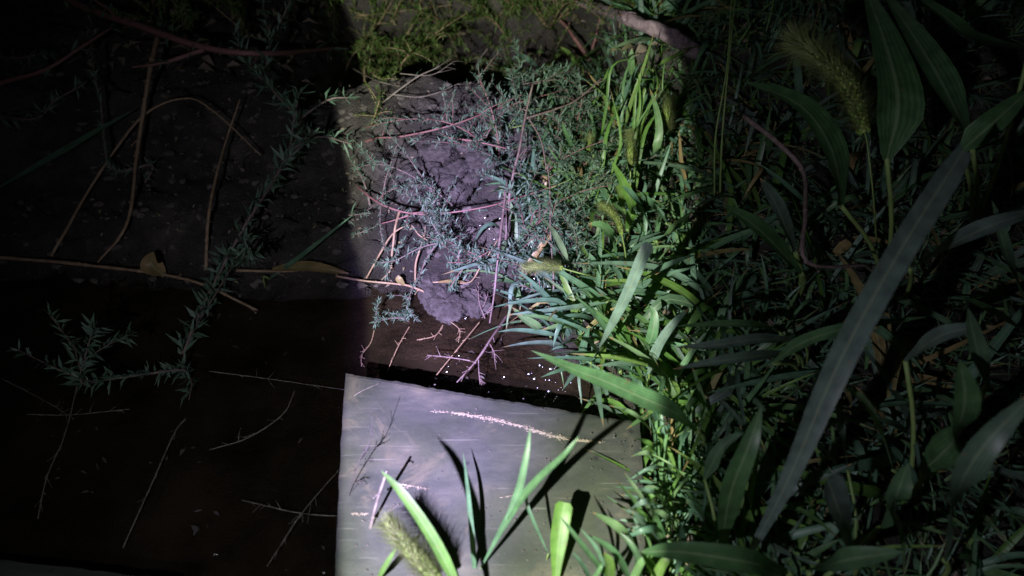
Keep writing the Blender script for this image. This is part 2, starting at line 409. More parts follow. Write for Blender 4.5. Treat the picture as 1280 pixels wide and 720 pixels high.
def blade_part(parent, pts, wpx, mt, prof=prof_blade, root=None, rnd=None, fold=.28, twist=0.0, n=12, name='blade', up=Vector((0, 0, 1))):
    mb = MB(); W = wmid(pts, wpx)
    mb.ribbon(pts, W, prof, random.random() if rnd is None else rnd, n, up, fold, twist)
    o = mb.build(name, M[mt], parent)
    if root is not None:                                    # sheath down to the root
        a = pts[0]; mid = (a+root)/2+Vector((0, 0, .02)); s_ = MB()
        s_.tube([root-Vector((0, 0, .01)), mid, a+(pts[1]-a)*.04], min(.0045, max(.0012, W*.13)), min(.0045, max(.001, W*.14)), .5, 6, 5)
        s_.build('sheath', M['green'], parent)
    return o
def plant(name, label, cat, root_px, blades, group=None, mt='blade'):
    """blades: list of (pixel path from base to tip, width px, opts)"""
    r = G(*root_px); t = thing(name, label, cat, r, group)
    for bl in blades:
        o = bl[2] if len(bl) > 2 else {}
        blade_part(t, px_path(bl[0]), bl[1], o.get('m', mt), o.get('prof', prof_blade), r if o.get('sheath', True) else None, o.get('rnd'), o.get('fold', .28), o.get('twist', 0))
    return t

def sprig(parent, pts, r0, leafL, n_leaf, stem='mauve', leaf='weed', side=0, n=24, spread=1.0, tip=1.0):
    """stem with many narrow leaves and a few short side shoots"""
    st = MB(); lf = MB(); pts = [p.copy() for p in pts]
    st.tube(pts, r0, r0*.35, random.random(), n, 5, .2)
    c = cr(pts, n)
    def leaves(c, k, L):
        m = len(c)-1
        for i in range(k):
            t = random.random()**(1/tip); j = min(m-1, int(t*m)); p = c[j].lerp(c[j+1], random.random())
            T = (c[j+1]-c[j]).normalized()
            d = Vector((random.gauss(0, 1), random.gauss(0, 1), random.gauss(.1, .8))).normalized()*spread+T*.75
            lf.leaf(p, d, L*random.uniform(.5, 1.25), L*random.uniform(.13, .24), random.random(), random.uniform(-.2, .4))
    leaves(c, n_leaf, leafL)
    for _ in range(side):
        j = random.randint(2, n-2); T = (c[j+1]-c[j]).normalized(); p = c[j]
        d = (T*.7+Vector((random.gauss(0, 1), random.gauss(0, 1), random.gauss(.2, .6))).normalized()).normalized()
        L = leafL*random.uniform(2.0, 4.5)
        sp = [p, p+d*L*.5+Vector((0, 0, L*.06)), p+d*L+Vector((0, 0, random.uniform(-.1, .15)*L))]
        st.tube(sp, r0*.5, r0*.22, .5, 6, 4); leaves(cr(sp, 8), int(8+L/leafL*7), leafL*.8)
    st.build('stem', M[stem], parent)
    lf.build('foliage', M[leaf], parent, kind='stuff')
def weed(label, root, paths, group='silvery weeds on the mud bank', name='silver_weed', cat='weed', leaf='weed', stem='mauve', **kw):
    r = G(*root) if not isinstance(root, Vector) else root
    t = thing(name, label, cat, r, group)
    for p in paths:
        pts = px_path(p[0]); o = dict(kw); o.update(p[1] if len(p) > 1 else {})
        rt = o.pop('root', True); r0 = o.pop('wpx', 1.6)*depth(pts[0])/F*.5; L = o.pop('lpx', 9)*depth(pts[len(pts)//2])/F
        if rt and (pts[0]-r).length > .012: pts = [r-Vector((0, 0, .008))]+pts
        sprig(t, pts, r0, L, o.pop('k', 60), o.pop('stem', stem), o.pop('leaf', leaf), **o)
    return t
def seedhead(parent, pts, rpx, bristle=1.0, name='seed_head', dens=1.0):
    c = cr(pts, 30); W = rpx*depth(c[15])/F
    core = MB(); br = MB(); n = int(260*dens)
    core.tube(pts, W*.35, W*.3, .3, 20, 6)
    for i in range(n):
        t = i/n; j = min(29, int(t*30)); p = c[j].lerp(c[j+1], t*30-j); T = (c[j+1]-c[j]).normalized()
        a = T.cross(Vector((.2, .4, 1))).normalized(); q = i*2.399; d = a*math.cos(q)+T.cross(a)*math.sin(q)
        rr = W*math.sin(math.pi*min(1, .12+.8*t))**.6
        core.ball(p+d*rr*.62, W*.26, random.random(), (1, 1, 1), .15, 4)
        for _ in range(5):
            dd = (d+T*random.uniform(.3, 1.0)+Vector((random.gauss(0, .25), random.gauss(0, .25), random.gauss(0, .25)))).normalized()
            e = p+d*rr*.5+dd*W*random.uniform(1.2, 2.5)*bristle; s_ = dd.cross(T).normalized()*W*.05; b0 = p+d*rr*.5
            rnd = random.random(); i0 = br.add(b0-s_, rnd); i1 = br.add(b0+s_, rnd); i2 = br.add(e, rnd); br.f.append((i0, i1, i2))
    o = core.build(name, M['grain'], parent)
    br.build('bristles', M['bristle'], o, kind='stuff')
def foxtail(label, root, stem, head, rpx, blades=(), wpx=2.0, dens=1.0, bristle=1.0, group='foxtail grasses'):
    r = G(*root); t = thing('foxtail_grass', label, 'grass', r, group)
    sp = px_path(stem); hp = px_path(head)
    mb = MB(); mb.tube([r-Vector((0, 0, .01))]+sp+[hp[0]], wpx*.6*depth(sp[0])/F, wpx*.4*depth(sp[0])/F, .4, 18, 5); mb.build('stem', M['green'], t)
    seedhead(t, hp, rpx, bristle, dens=dens)
    for bl in blades:
        o = bl[2] if len(bl) > 2 else {}
        blade_part(t, px_path(bl[0]), bl[1], o.get('m', 'blade'), o.get('prof', prof_blade), r, o.get('rnd'), o.get('fold', .28))
    return t
def twig(name, label, cat, paths, mt, group=None, forks=0, flen=.03):
    """paths: list of (pixel path, width px at the start, at the end)"""
    pl = [(px_path(p), a, c) for p, a, c in paths]
    base = pl[0][0][0]; t = thing(name, label, cat, base, group)
    for i, (pts, a, c) in enumerate(pl):
        d = depth(pts[0])/F; mb = MB()
        pts = [pts[0]]+[p_+Vector((random.gauss(0, 1), random.gauss(0, 1), random.gauss(0, 1)))*.0022 for p_ in pts[1:-1]]+[pts[-1]]
        mb.tube(pts, a*.38*d, c*.32*d, random.random(), 30, 6, .5)
        cc = cr(pts, 24)
        for j in range(4, 22, random.choice([4, 5, 6])): mb.ball(cc[j], (a+(c-a)*j/24)*.46*d, .5, (1, 1, 1), .25, 6)
        for _ in range(forks):
            j = random.randint(6, 23); T = (cc[j+1]-cc[j]).normalized(); dd = (T+Vector((random.gauss(0, .8), random.gauss(0, .8), random.gauss(0, .5)))).normalized()
            L = flen*random.uniform(.4, 1.3)
            mb.tube([cc[j], cc[j]+dd*L*.5+Vector((0, 0, random.gauss(0, .1)*L)), cc[j]+dd*L], max(.0005, c*.32*d), .0003, .5, 5, 4)
            mb.ball(cc[j]+dd*L, max(.0009, c*.3*d), .5, (1, 1, 1), .2, 4)
        mb.build('stem' if i == 0 else 'side_shoot', M[mt], t)
    return t

# ------------------------------------------------------------------ the fallen branch at the head of the grass
t = thing('fallen_branch', 'thick grey barked branch lying across the top of the grass', 'branch', G(760, 18, .10))
p = [G(700, -8, .13), G(735, 6, .13), G(765, 16, .13), G(786, 24, .14)]
q = [G(790, 26, .145), G(815, 36, .14), G(845, 48, .12), G(872, 66, .04)]
mb = MB(); mb.tube(p+q, .012, .020, 0, 90, 16, .40)
o = mb.build('limb', M['bark'], t)
mb = MB(); mb.ball(G(787, 22, .155), .02, 0, (1.1, .7, .8), .25, 8); mb.build('knot', M['bark'], t)
mb = MB(); mb.tube([p[1], p[1]+Vector((-.02, .05, .02)), p[1]+Vector((-.03, .09, .02))], .008, .005, 0, 6, 6, .3); mb.build('side_stub', M['bark'], t)

# ------------------------------------------------------------------ mud clods
random.seed(3)
def clod(px, py, r, lab, sq=(1.2, .9, .6)):
    p = G(px, py, .0); mb = MB(); n = 26
    ax = random.uniform(0, 3); sd_ = random.uniform(0, 50)
    for i in range(n+1):
        th = math.pi*i/n
        for j in range(2*n):
            q = math.pi*j/n; d = Vector((math.sin(th)*math.cos(q), math.sin(th)*math.sin(q), math.cos(th)))
            e = 4.5; k = (abs(d.x)**e+abs(d.y)**e+abs(d.z)**e)**(-1/e)           # blocky
            k *= 1+.22*noise.noise(d*1.6+Vector((sd_, 0, 0)))+.16*noise.noise(d*4+Vector((0, sd_, 0)))+.09*noise.noise(d*11)+.06*noise.noise(d*24)
            cv = noise.voronoi(d*1.7+Vector((sd_, sd_, 0)))[0]; k -= .22*(1-sm(0, .16, cv[1]-cv[0]))
            v = Vector((d.x*sq[0], d.y*sq[1], d.z*sq[2]))*k*r; v.rotate(Matrix.Rotation(ax, 3, 'Z'))
            mb.add(p+v+Vector((0, 0, r*.12)))
    for i in range(n):
        for j in range(2*n): mb.f.append((i*2*n+j, (i+1)*2*n+j, (i+1)*2*n+(j+1) % (2*n), i*2*n+(j+1) % (2*n)))
    o = mb.build('mud_clod', M['clod']); o['label'] = lab; o['category'] = 'clod'; o['group'] = 'clods of earth on the bank'
for a_ in [(528, 222, .046, 'blocky pale clod crossed by a pale shoot'), (572, 232, .052, 'largest pale clod behind the drooping silvery weed'), (602, 205, .040, 'rounded clod at the foot of the mauve stalk'),
           (545, 190, .034, 'clod tucked under the long red stem'), (512, 240, .026, 'small clod at the crumbled corner of the pale clods'), (590, 180, .03, 'clod beside the pink shoot'),
           (560, 385, .040, 'wet clod at the water edge below the curled dead leaf'), (596, 380, .032, 'wet clod beside the small mauve twig'), (540, 362, .036, 'clod under the tan stalk end'),
           (470, 205, .040, 'dark clod left of the branching silvery shoot'), (455, 180, .034, 'dark clod under the root of the long red stem'), (660, 170, .03, 'clod behind the forked stalk'), (690, 145, .03, 'clod at the edge of the grass below the hollow')]: clod(*a_)
# ------------------------------------------------------------------ red and mauve stems, dry twigs
GT = 'bare stems over the mud bank'
weed('long red stem with silvery leaves arching over the pale mud clod', (436, 182, 0), [
    ([(470, 173, .05), (500, 171, .07), (560, 158, .09), (610, 140, .10), (650, 128, .11), (705, 112, .10)], dict(wpx=3.4, lpx=10, k=60, side=7, stem='red'))], stem='red')
weed('red brown stem bowed over the cracked mud with silvery shoots', (444, 226, .01), [
    ([(452, 238, .04), (478, 256, .06), (515, 267, .07), (560, 266, .08), (610, 258, .09), (655, 245, .09), (705, 228, .08)], dict(wpx=3.4, lpx=9, k=50, side=6, stem='red')),
    ([(515, 268, .06), (490, 276, .05), (470, 281, .04)], dict(wpx=2.5, lpx=7, k=10, root=False, stem='red'))], stem='red')
twig('purple_stalk', 'forked mauve stalk standing in the silvery weeds', 'stalk', [
    ([(632, 300, .03), (638, 235, .10), (647, 190, .14), (658, 145, .18), (666, 105, .21)], 5, 4),
    ([(658, 148, .18), (690, 138, .18), (720, 125, .17), (752, 98, .17)], 4, 2.5),
    ([(661, 148, .18), (674, 175, .17), (683, 212, .14)], 3.5, 2),
    ([(634, 225, .10), (627, 300, .10), (618, 365, .08), (612, 404, .05)], 4.5, 3)], 'mauve', GT, 5, .02)
twig('mauve_twig', 'bare mauve twig dipping its forked tip into the water', 'twig', [
    ([(634, 394, .03), (612, 425, .06), (592, 452, .06), (571, 478, .05)], 5, 2.5),
    ([(588, 451, .06), (560, 449, .06), (534, 444, .06)], 2.5, 2),
    ([(598, 446, .06), (600, 465, .05), (600, 480, .03)], 2, 1.3),
    ([(611, 428, .06), (616, 440, .05), (618, 448, .05)], 2, 1.3)], 'mauve', GT, 7, .02)
twig('mauve_twig', 'thin upright mauve stem in front of the grass blades', 'twig', [([(692, 396, .03), (690, 340, .08), (688, 290, .12), (688, 240, .15), (684, 205, .17)], 3.6, 2)], 'mauve', GT, 3, .02)
twig('mauve_twig', 'small branching mauve twig beside the wet mud lump', 'twig', [([(606, 398, .01), (602, 375, .03), (598, 352, .04)], 2.5, 1.4), ([(604, 384, .02), (610, 368, .03)], 2, 1.2), ([(602, 372, .03), (595, 362, .03)], 2, 1.2)], 'mauve', GT, 6, .015)
twig('red_stalk', 'stout red stalk leaning below the fallen branch', 'stalk', [([(738, 76, .05), (722, 52, .08), (706, 32, .10), (694, 22, .10)], 7, 5)], 'red', GT, 1)
twig('red_stalk', 'thin red stalk below the bark knot of the branch', 'stalk', [([(740, 62, .05), (744, 45, .08), (750, 22, .1)], 3.5, 2.2)], 'red', GT, 1)
twig('red_stalk', 'short red shoot low among the silvery weeds', 'stalk', [([(702, 226, .02), (722, 212, .05), (748, 195, .06)], 4.5, 2.5)], 'red', GT, 2)
twig('magenta_shoot', 'short bright pink shoot above the pale mud clod', 'shoot', [([(558, 172, .05), (595, 177, .08), (634, 186, .09)], 4, 2)], 'red', GT, 2)
GD = 'dry tan stalks on the mud'
twig('dry_stalk', 'kinked tan stalk hanging from the red brown stem', 'stalk', [([(500, 262, .05), (496, 285, .05), (491, 318, .04), (487, 336, .03), (477, 350, .015)], 4.5, 3)], 'tan', GD, 1)
twig('dry_stalk', 'arched tan stalk crossing the kinked stalk', 'stalk', [([(458, 348, .01), (476, 316, .03), (495, 292, .05), (512, 285, .06), (524, 291, .05), (542, 305, .03)], 3, 2.2)], 'tan', GD, 1)
twig('dry_stalk', 'short reddish tan stalk beside the mud crack', 'stalk', [([(519, 352, .01), (520, 330, .03), (525, 308, .04), (532, 287, .05)], 4, 2.4)], 'tan', GD, 1)
t = twig('dry_stalk', 'long tan stalk lying along the water edge with a papery leaf', 'stalk', [([(420, 345, .02), (455, 349, .025), (500, 355, .03), (520, 358, .03), (540, 369, .02)], 3.4, 4)], 'tan', GD, 1)
blade_part(t, px_path([(505, 356, .03), (499, 350, .04), (498, 344, .04)]), 9, 'straw', prof_leaf, name='papery_leaf')
t = twig('dry_stalk', 'thin tan stalk with a curled dead leaf on the purple mud', 'stalk', [([(532, 353, .02), (560, 353, .03), (585, 352, .035), (600, 335, .05), (622, 300, .06)], 2.2, 1.6)], 'tan', GD, 1)
blade_part(t, px_path([(548, 353, .032), (566, 352, .034), (582, 353, .034)]), 6, 'straw', prof_leaf, name='dead_leaf')
for l, p, a, c in [
    ('pale rootlet reaching from the water edge under the feathery sprig', [(512, 408, .0), (500, 432, .006), (484, 464, .01)], 1.8, 1.8),
    ('curved pale rootlet below the small floating leaf', [(554, 406, .0), (542, 418, .008), (521, 425, .01)], 2, 1.6),
    ('thin straight straw slanting into the water before the board', [(600, 402, .02), (572, 435, .03), (543, 472, .02)], 2, 1.6),
    ('knotted rootlet hanging beside the slanting straw', [(563, 402, .01), (574, 412, .02), (573, 428, .02)], 1.6, 1.2),
    ('tangled tan rootlet floating by the dark water', [(468, 412, .004), (460, 430, .006), (455, 445, .006), (452, 458, .004)], 1.6, 2.2)]:
    twig('rootlet', l, 'root', [(p, a, c)], 'tan', 'rootlets in the water', 8, .012)

# dark leggy plant on the left end of the board
t = twig('dead_twig', 'thin dark budded twig rising before the grey board', 'twig', [([(446, 735, .05), (440, 680, .10), (438, 620, .14), (450, 575, .18), (461, 550, .20), (466, 515, .23)], 2.4, 1.1), ([(441, 604, .15), (453, 600, .16)], 1.5, .8), ([(449, 576, .18), (462, 561, .18)], 1.5, 1)], 'dark', None, 8, .014)
twig('dead_stalk', 'broken grey brown stalk with a split black top before the board', 'stalk', [([(452, 740, .03), (460, 690, .10), (472, 635, .17), (484, 588, .22)], 7, 5), ([(458, 705, .08), (473, 670, .12), (482, 640, .14)], 5, 3), ([(438, 672, .1), (450, 668, .12), (462, 650, .14)], 3, 1.5)], 'grey', None, 4, .02)
twig('grass_straw', 'single curved straw lying on the lavender corner of the board', 'straw', [([(436, 500, .122), (452, 489, .128), (474, 479, .127)], 1.6, .8)], 'grey', None, 0)

# ------------------------------------------------------------------ silvery weeds (strip)
W1 = 'silvery weeds on the mud bank'
weed('pale spiky shoot leaning down left of the pale mud clod', (462, 254, .01), [([(455, 228, .04), (446, 212, .05), (437, 198, .06), (430, 180, .07)], dict(wpx=3, lpx=8, k=70, root=True))])
weed('bare limbed silvery shoot branching above the dark mud', (475, 258, 0), [([(482, 225, .04), (490, 200, .06), (497, 178, .08)], dict(wpx=2.4, lpx=7, k=30)), ([(487, 215, .05), (494, 232, .05), (500, 252, .05)], dict(wpx=2, lpx=6, k=35, root=False))])
weed('long pale shoot crossing the face of the mud clod', (556, 262, .01), [([(545, 248, .05), (528, 222, .08), (507, 192, .10), (488, 170, .11), (474, 148, .12)], dict(wpx=2.6, lpx=8, k=110, side=3))])
weed('bushy silvery weed drooping over the cracked mud by the tan stalks', (522, 352, 0), [
    ([(530, 330, .04), (545, 305, .07), (556, 285, .09), (543, 265, .10), (537, 245, .11)], dict(wpx=2.6, lpx=9, k=150, side=9)),
    ([(552, 290, .08), (568, 303, .08), (576, 306, .07)], dict(wpx=2, lpx=7, k=40, root=False)),
    ([(548, 292, .08), (530, 262, .10), (520, 240, .10)], dict(wpx=2, lpx=9, k=50, side=3, root=False)),
    ([(525, 345, .03), (515, 362, .03), (509, 382, .02), (506, 398, .01)], dict(wpx=2, lpx=8, k=80, side=3, root=False))])
weed('feathery sprig with an upright woolly tip above the dark water', (513, 402, 0), [
    ([(505, 398, .01), (488, 398, .015), (474, 400, .02), (470, 390, .04), (474, 376, .05)], dict(wpx=2, lpx=8, k=130, side=2)),
    ([(473, 397, .02), (469, 404, .02), (468, 408, .01)], dict(wpx=1.6, lpx=8, k=24, root=False))])
weed('drooping pale sprig hooked at its end on the dark mud', (455, 262, 0), [([(474, 255, .05), (475, 278, .05), (478, 300, .05), (483, 313, .04), (497, 311, .03)], dict(wpx=1.8, lpx=5, k=140))])
weed('short pale sprig lying at the foot of the dark mud', (438, 294, 0), [([(445, 293, .03), (458, 288, .04), (470, 282, .04)], dict(wpx=1.8, lpx=6, k=60)), ([(436, 269, .03), (450, 268, .04), (462, 266, .05)], dict(wpx=1.6, lpx=6, k=40, root=False))])
random.seed(5)
# the thick of the weed: each one a rooted plant, spread over the bank between mud and grass
spots = [(705, 300, 10, -50, 'right of the thin mauve stem'), (725, 330, 20, -50, 'below the drooping green leaf'), (600, 185, 25, -50, 'beside the pink shoot'), (632, 160, 10, -75, 'at the tip of the forked mauve stalk'),
         (650, 215, 15, -50, 'between stalk and grass'), (665, 250, 25, -45, 'against the thin mauve stem'), 
         (628, 330, -10, -50, 'beside the lower mauve stems'), (655, 300, 10, -55, 'left of the yellow seed head'), (690, 190, 20, -65, 'under the right fork of the stalk'), (700, 235, 30, -50, 'at the edge of the grass'),
         (720, 190, 15, -70, 'in front of the red stalk'), (735, 150, 10, -60, 'inside the grass below the branch'),
         (680, 155, 10, -45, 'behind the mauve fork'), (745, 230, 20, -50, 'among broad blades'), (640, 110, 8, -50, 'standing before the dark hollow')]
for i, (x, y, dx, dy, lab) in enumerate(spots):
    paths = []
    for k in range(random.randint(2, 4)):
        ax, ay = dx+random.uniform(-75, 60), dy*random.uniform(-.1, 1.0); h = random.uniform(.06, .14)
        paths.append(([(x+ax*.35+random.uniform(-5, 5), y+ay*.35, h*.5), (x+ax*.7, y+ay*.72, h*.9), (x+ax+random.uniform(-8, 8), y+ay, h)], dict(wpx=2.0, lpx=random.uniform(10, 16), k=random.randint(14, 30), side=random.randint(2, 4))))
    weed('silvery narrow leaved weed '+lab, (x, y, 0), paths, stem=random.choice(['mauve', 'mauve', 'red', 'green']))

random.seed(42)
for lab, rt, p in [
    ('long red weed branch arching left from the pale clods to the dark scrub', (575, 262), [(545, 240, .07), (505, 215, .11), (470, 205, .12), (440, 212, .11)]),
    ('red weed branch arching left over the mud shelf', (612, 190), [(585, 165, .07), (545, 150, .11), (500, 150, .12), (455, 160, .11)]),
    ('red weed branch rising to the rim of the dark hollow', (625, 210), [(622, 170, .08), (612, 130, .13), (600, 100, .15), (598, 80, .16)]),
    ('pale weed branch hanging over the cracked mud', (590, 285), [(560, 300, .06), (525, 310, .08), (495, 325, .07), (470, 330, .05)]),
    ('pale weed branch drooping over the wet clods', (640, 300), [(610, 315, .07), (580, 335, .08), (562, 360, .06)]),
    ('red weed branch thrown right into the lime stems', (665, 230), [(695, 205, .09), (730, 185, .13), (765, 175, .14), (792, 180, .13)]),
    ('red weed branch thrown right above the drooping foxtail', (660, 275), [(690, 258, .10), (725, 240, .14), (760, 232, .15)]),
    ('silvery weed branch standing in the grass by the level seed head', (675, 330), [(680, 300, .08), (690, 270, .13), (700, 235, .16)]),
    ('silvery weed branch climbing beside the stout red stalk', (720, 180), [(722, 150, .08), (728, 120, .12), (722, 95, .13)]),
    ('silvery weed branch lying along the water side of the grass', (690, 385), [(670, 365, .07), (655, 340, .09), (640, 320, .09)])]:
    weed(lab, (*rt, 0), [(p, dict(wpx=2.2, lpx=10, k=60, side=8))], stem=random.choice(['red', 'red', 'mauve']))
# ------------------------------------------------------------------ yellow green scrub behind the hollow
GS = 'yellow green scrub behind the hollow'
for lab, root, paths in [
    ('yellow green feathery branch at the far left corner of the scrub', (430, 90, 0), [[(440, 70, .05), (460, 45, .08), (478, 22, .10), (494, -6, .12)], [(472, 30, .09), (455, 20, .08), (436, 12, .08)], [(462, 42, .08), (474, 50, .06), (482, 48, .05)]]),
    ('long yellow green branch over the dark hollow', (498, 92, 0), [[(506, 74, .06), (530, 52, .10), (556, 34, .13), (590, 12, .15)], [(510, 70, .06), (504, 55, .07), (516, 30, .09), (526, 8, .10)], [(540, 46, .11), (547, 56, .1)]]),
    ('curled pale sprig before the scrub', (455, 100, 0), [[(456, 74, .05), (466, 92, .05), (480, 99, .05), (495, 91, .05)]]),
    ('short green sprig at the left end of the mud shelf', (462, 158, 0), [[(470, 140, .04), (474, 125, .06), (472, 110, .07)]])]:
    weed(lab, root, [(p, dict(wpx=2.4, lpx=7, k=110, side=6 if i == 0 else 2, root=(i == 0))) for i, p in enumerate(paths)], GS, 'scrub_branch', 'shrub', 'scrub', 'tan')
for i in range(135):
    x = random.uniform(-1.3, 1.1); y = random.uniform(1.66, 2.9)
    if -.50 < x < .28 and y < 2.1: y = random.uniform(2.12, 2.6)
    if x > .28 and y < 2.0: continue
    if i > 50: x = random.uniform(-.62, .32); y = random.uniform(2.03, 2.14)
    r = Vector((x, y, g0(x, y))); t = thing('scrub_bush', 'low yellow green scrub bush '+('left of the dark hollow' if x < -.5 else 'beside the fallen branch' if x > .2 else 'on the rim behind the dark hollow'), 'shrub', r, GS)
    for k in range(5):
        a = random.uniform(0, 6.28); L = random.uniform(.14, .34)
        d = Vector((math.cos(a)*.7, math.sin(a)*.7, .8)); sp = [r, r+d*L*.5+Vector((0, 0, .02)), r+d*L+Vector((0, 0, -.02))]
        sprig(t, sp, .0018, .030, 40, 'tan', 'scrub', 4, 12)
# bare grey twigs lying in the hollow
for i, p in enumerate([[(478, 128, .02), (520, 100, .06), (560, 75, .09), (605, 28, .14)], [(438, 84, .03), (470, 100, .04), (500, 108, .04)], [(500, 92, .05), (540, 94, .05), (568, 76, .06)], [(488, 118, .03), (530, 120, .05), (575, 104, .06)], [(610, 60, .06), (596, 80, .05), (600, 108, .03)], [(445, 20, .08), (500, 14, .10), (565, 6, .12)]]):
    twig('grey_twig', ['long bare grey twig slanting across the dark hollow', 'bare twig in the left scrub', 'thin bare twig low in the dark hollow', 'bare twig along the back rim of the mud shelf', 'crooked bare twig hanging in the dark hollow', 'rust brown twig across the yellow green scrub'][i], 'twig', [(p, 3.2 if i == 0 else 2, 1)], 'tan' if i == 5 else 'grey', 'bare twigs in the hollow', 7, .03)

# ------------------------------------------------------------------ foxtails
foxtail('foxtail with a fat yellow green seed head lying level over the weeds', (756, 345, .0), [(735, 344, .10), (712, 338, .13)], [(703, 335, .14), (680, 332, .145), (655, 335, .14)], 5.5)
foxtail('foxtail with a drooping seed head between two broad green blades', (783, 345, .0), [(782, 320, .10), (779, 302, .15)], [(777, 292, .17), (772, 275, .19), (762, 263, .2), (752, 257, .2)], 5)
foxtail('foxtail with a grey fuzzy seed head upright in the lime stems', (785, 260, .0), [(787, 240, .08), (788, 222, .12)], [(788, 210, .14), (788, 185, .18), (787, 165, .2)], 5)
foxtail('foxtail with a slim green seed head beside the silvery weeds', (731, 215, .0), [(733, 205, .05)], [(734, 196, .08), (736, 182, .11), (738, 170, .12)], 4, dens=.6)
foxtail('foxtail with a lime seed head beside the mauve fork', (620, 185, .0), [(622, 175, .04)], [(622, 168, .06), (619, 160, .08), (616, 153, .09)], 3.5, dens=.5)
foxtail('foxtail with a bright lime seed head at the edge of the tall grass', (832, 200, .0), [(829, 180, .08)], [(829, 166, .12), (832, 145, .16), (838, 120, .19)], 7)
foxtail('foxtail with a large blurred lime seed head before the grey board', (585, 800, .0), [(572, 760, .17), (556, 738, .19)], [(548, 725, .20), (518, 692, .22), (484, 652, .235)], 13, [([(590, 770, .20), (545, 680, .27), (505, 620, .31), (476, 588, .32)], 15, {'m': 'lime', 'rnd': .2, 'fold': .35})], 2.5, 1.6)
foxtail('foxtail with a thick drooping seed head among broad dark blades', (1100, 330, .0), [(1092, 250, .28), (1084, 180, .38)], [(1080, 165, .40), (1062, 110, .44), (1030, 75, .46), (990, 48, .46)], 15, dens=1.3)
weed('woolly drowned sprig by the floating straw in dark water', (235, 470, 0), [([(228, 462, .03), (180, 468, .05), (130, 475, .06), (102, 478, .09), (108, 440, .13), (118, 408, .16)], dict(wpx=4, lpx=22, k=150, side=4, leaf='weed')), ([(240, 478, .02), (236, 500, .03)], dict(wpx=4, lpx=20, k=14))], 'silvery weeds by the dark water')

# ------------------------------------------------------------------ named blades of the strip's grass
plant('broad_grass', 'cut blue grey blade leaning over the grass beside the ditch', 'grass', (738, 470, 0), [([(738, 455, .12), (758, 418, .22), (783, 370, .28), (803, 322, .32), (812, 304, .33)], 15, {'m': 'glauc', 'prof': prof_cut, 'rnd': .95, 'fold': .12})])
plant('broad_grass', 'long green blade arching out over the corner of the board', 'grass', (880, 560, 0), [([(872, 540, .15), (842, 515, .24), (800, 496, .28), (755, 476, .29), (715, 461, .28), (664, 438, .26)], 30, {'m': 'blade', 'rnd': .55, 'fold': .22})])
plant('grass_shoot', 'upright narrow green blade standing against the grey board', 'grass', (594, 735, 0), [([(594, 726, .12), (591, 680, .17), (585, 615, .18), (579, 566, .165)], 7, {'m': 'blade', 'rnd': .5, 'fold': .5})])
plant('grass_shoot', 'thin forked green blade leaning right across the grey board', 'grass', (594, 730, 0), [
    ([(600, 712, .14), (640, 640, .25), (672, 600, .31), (704, 570, .36), (724, 545, .38)], 11, {'rnd': .5}),
    ([(632, 650, .24), (648, 615, .28), (658, 570, .32), (663, 535, .34)], 10, {'rnd': .4, 'sheath': False})])
plant('grass_shoot', 'blunt broad lime blade rising before the grey board', 'grass', (692, 745, 0), [([(694, 735, .14), (697, 690, .17), (702, 650, .195), (706, 628, .205)], 22, {'m': 'lime', 'prof': prof_cut, 'rnd': .5, 'fold': .35})])
plant('grass_shoot', 'wispy dull green blade bent before the grey board', 'grass', (676, 735, 0), [([(686, 694, .16), (664, 645, .20), (658, 622, .21), (667, 604, .22)], 4.5, {'rnd': .1})])
plant('grass_shoot', 'low lime blade at the left foot of the grey board', 'grass', (465, 740, 0), [([(470, 728, .15), (484, 705, .20), (496, 684, .23)], 9, {'m': 'lime'})])
random.seed(21)
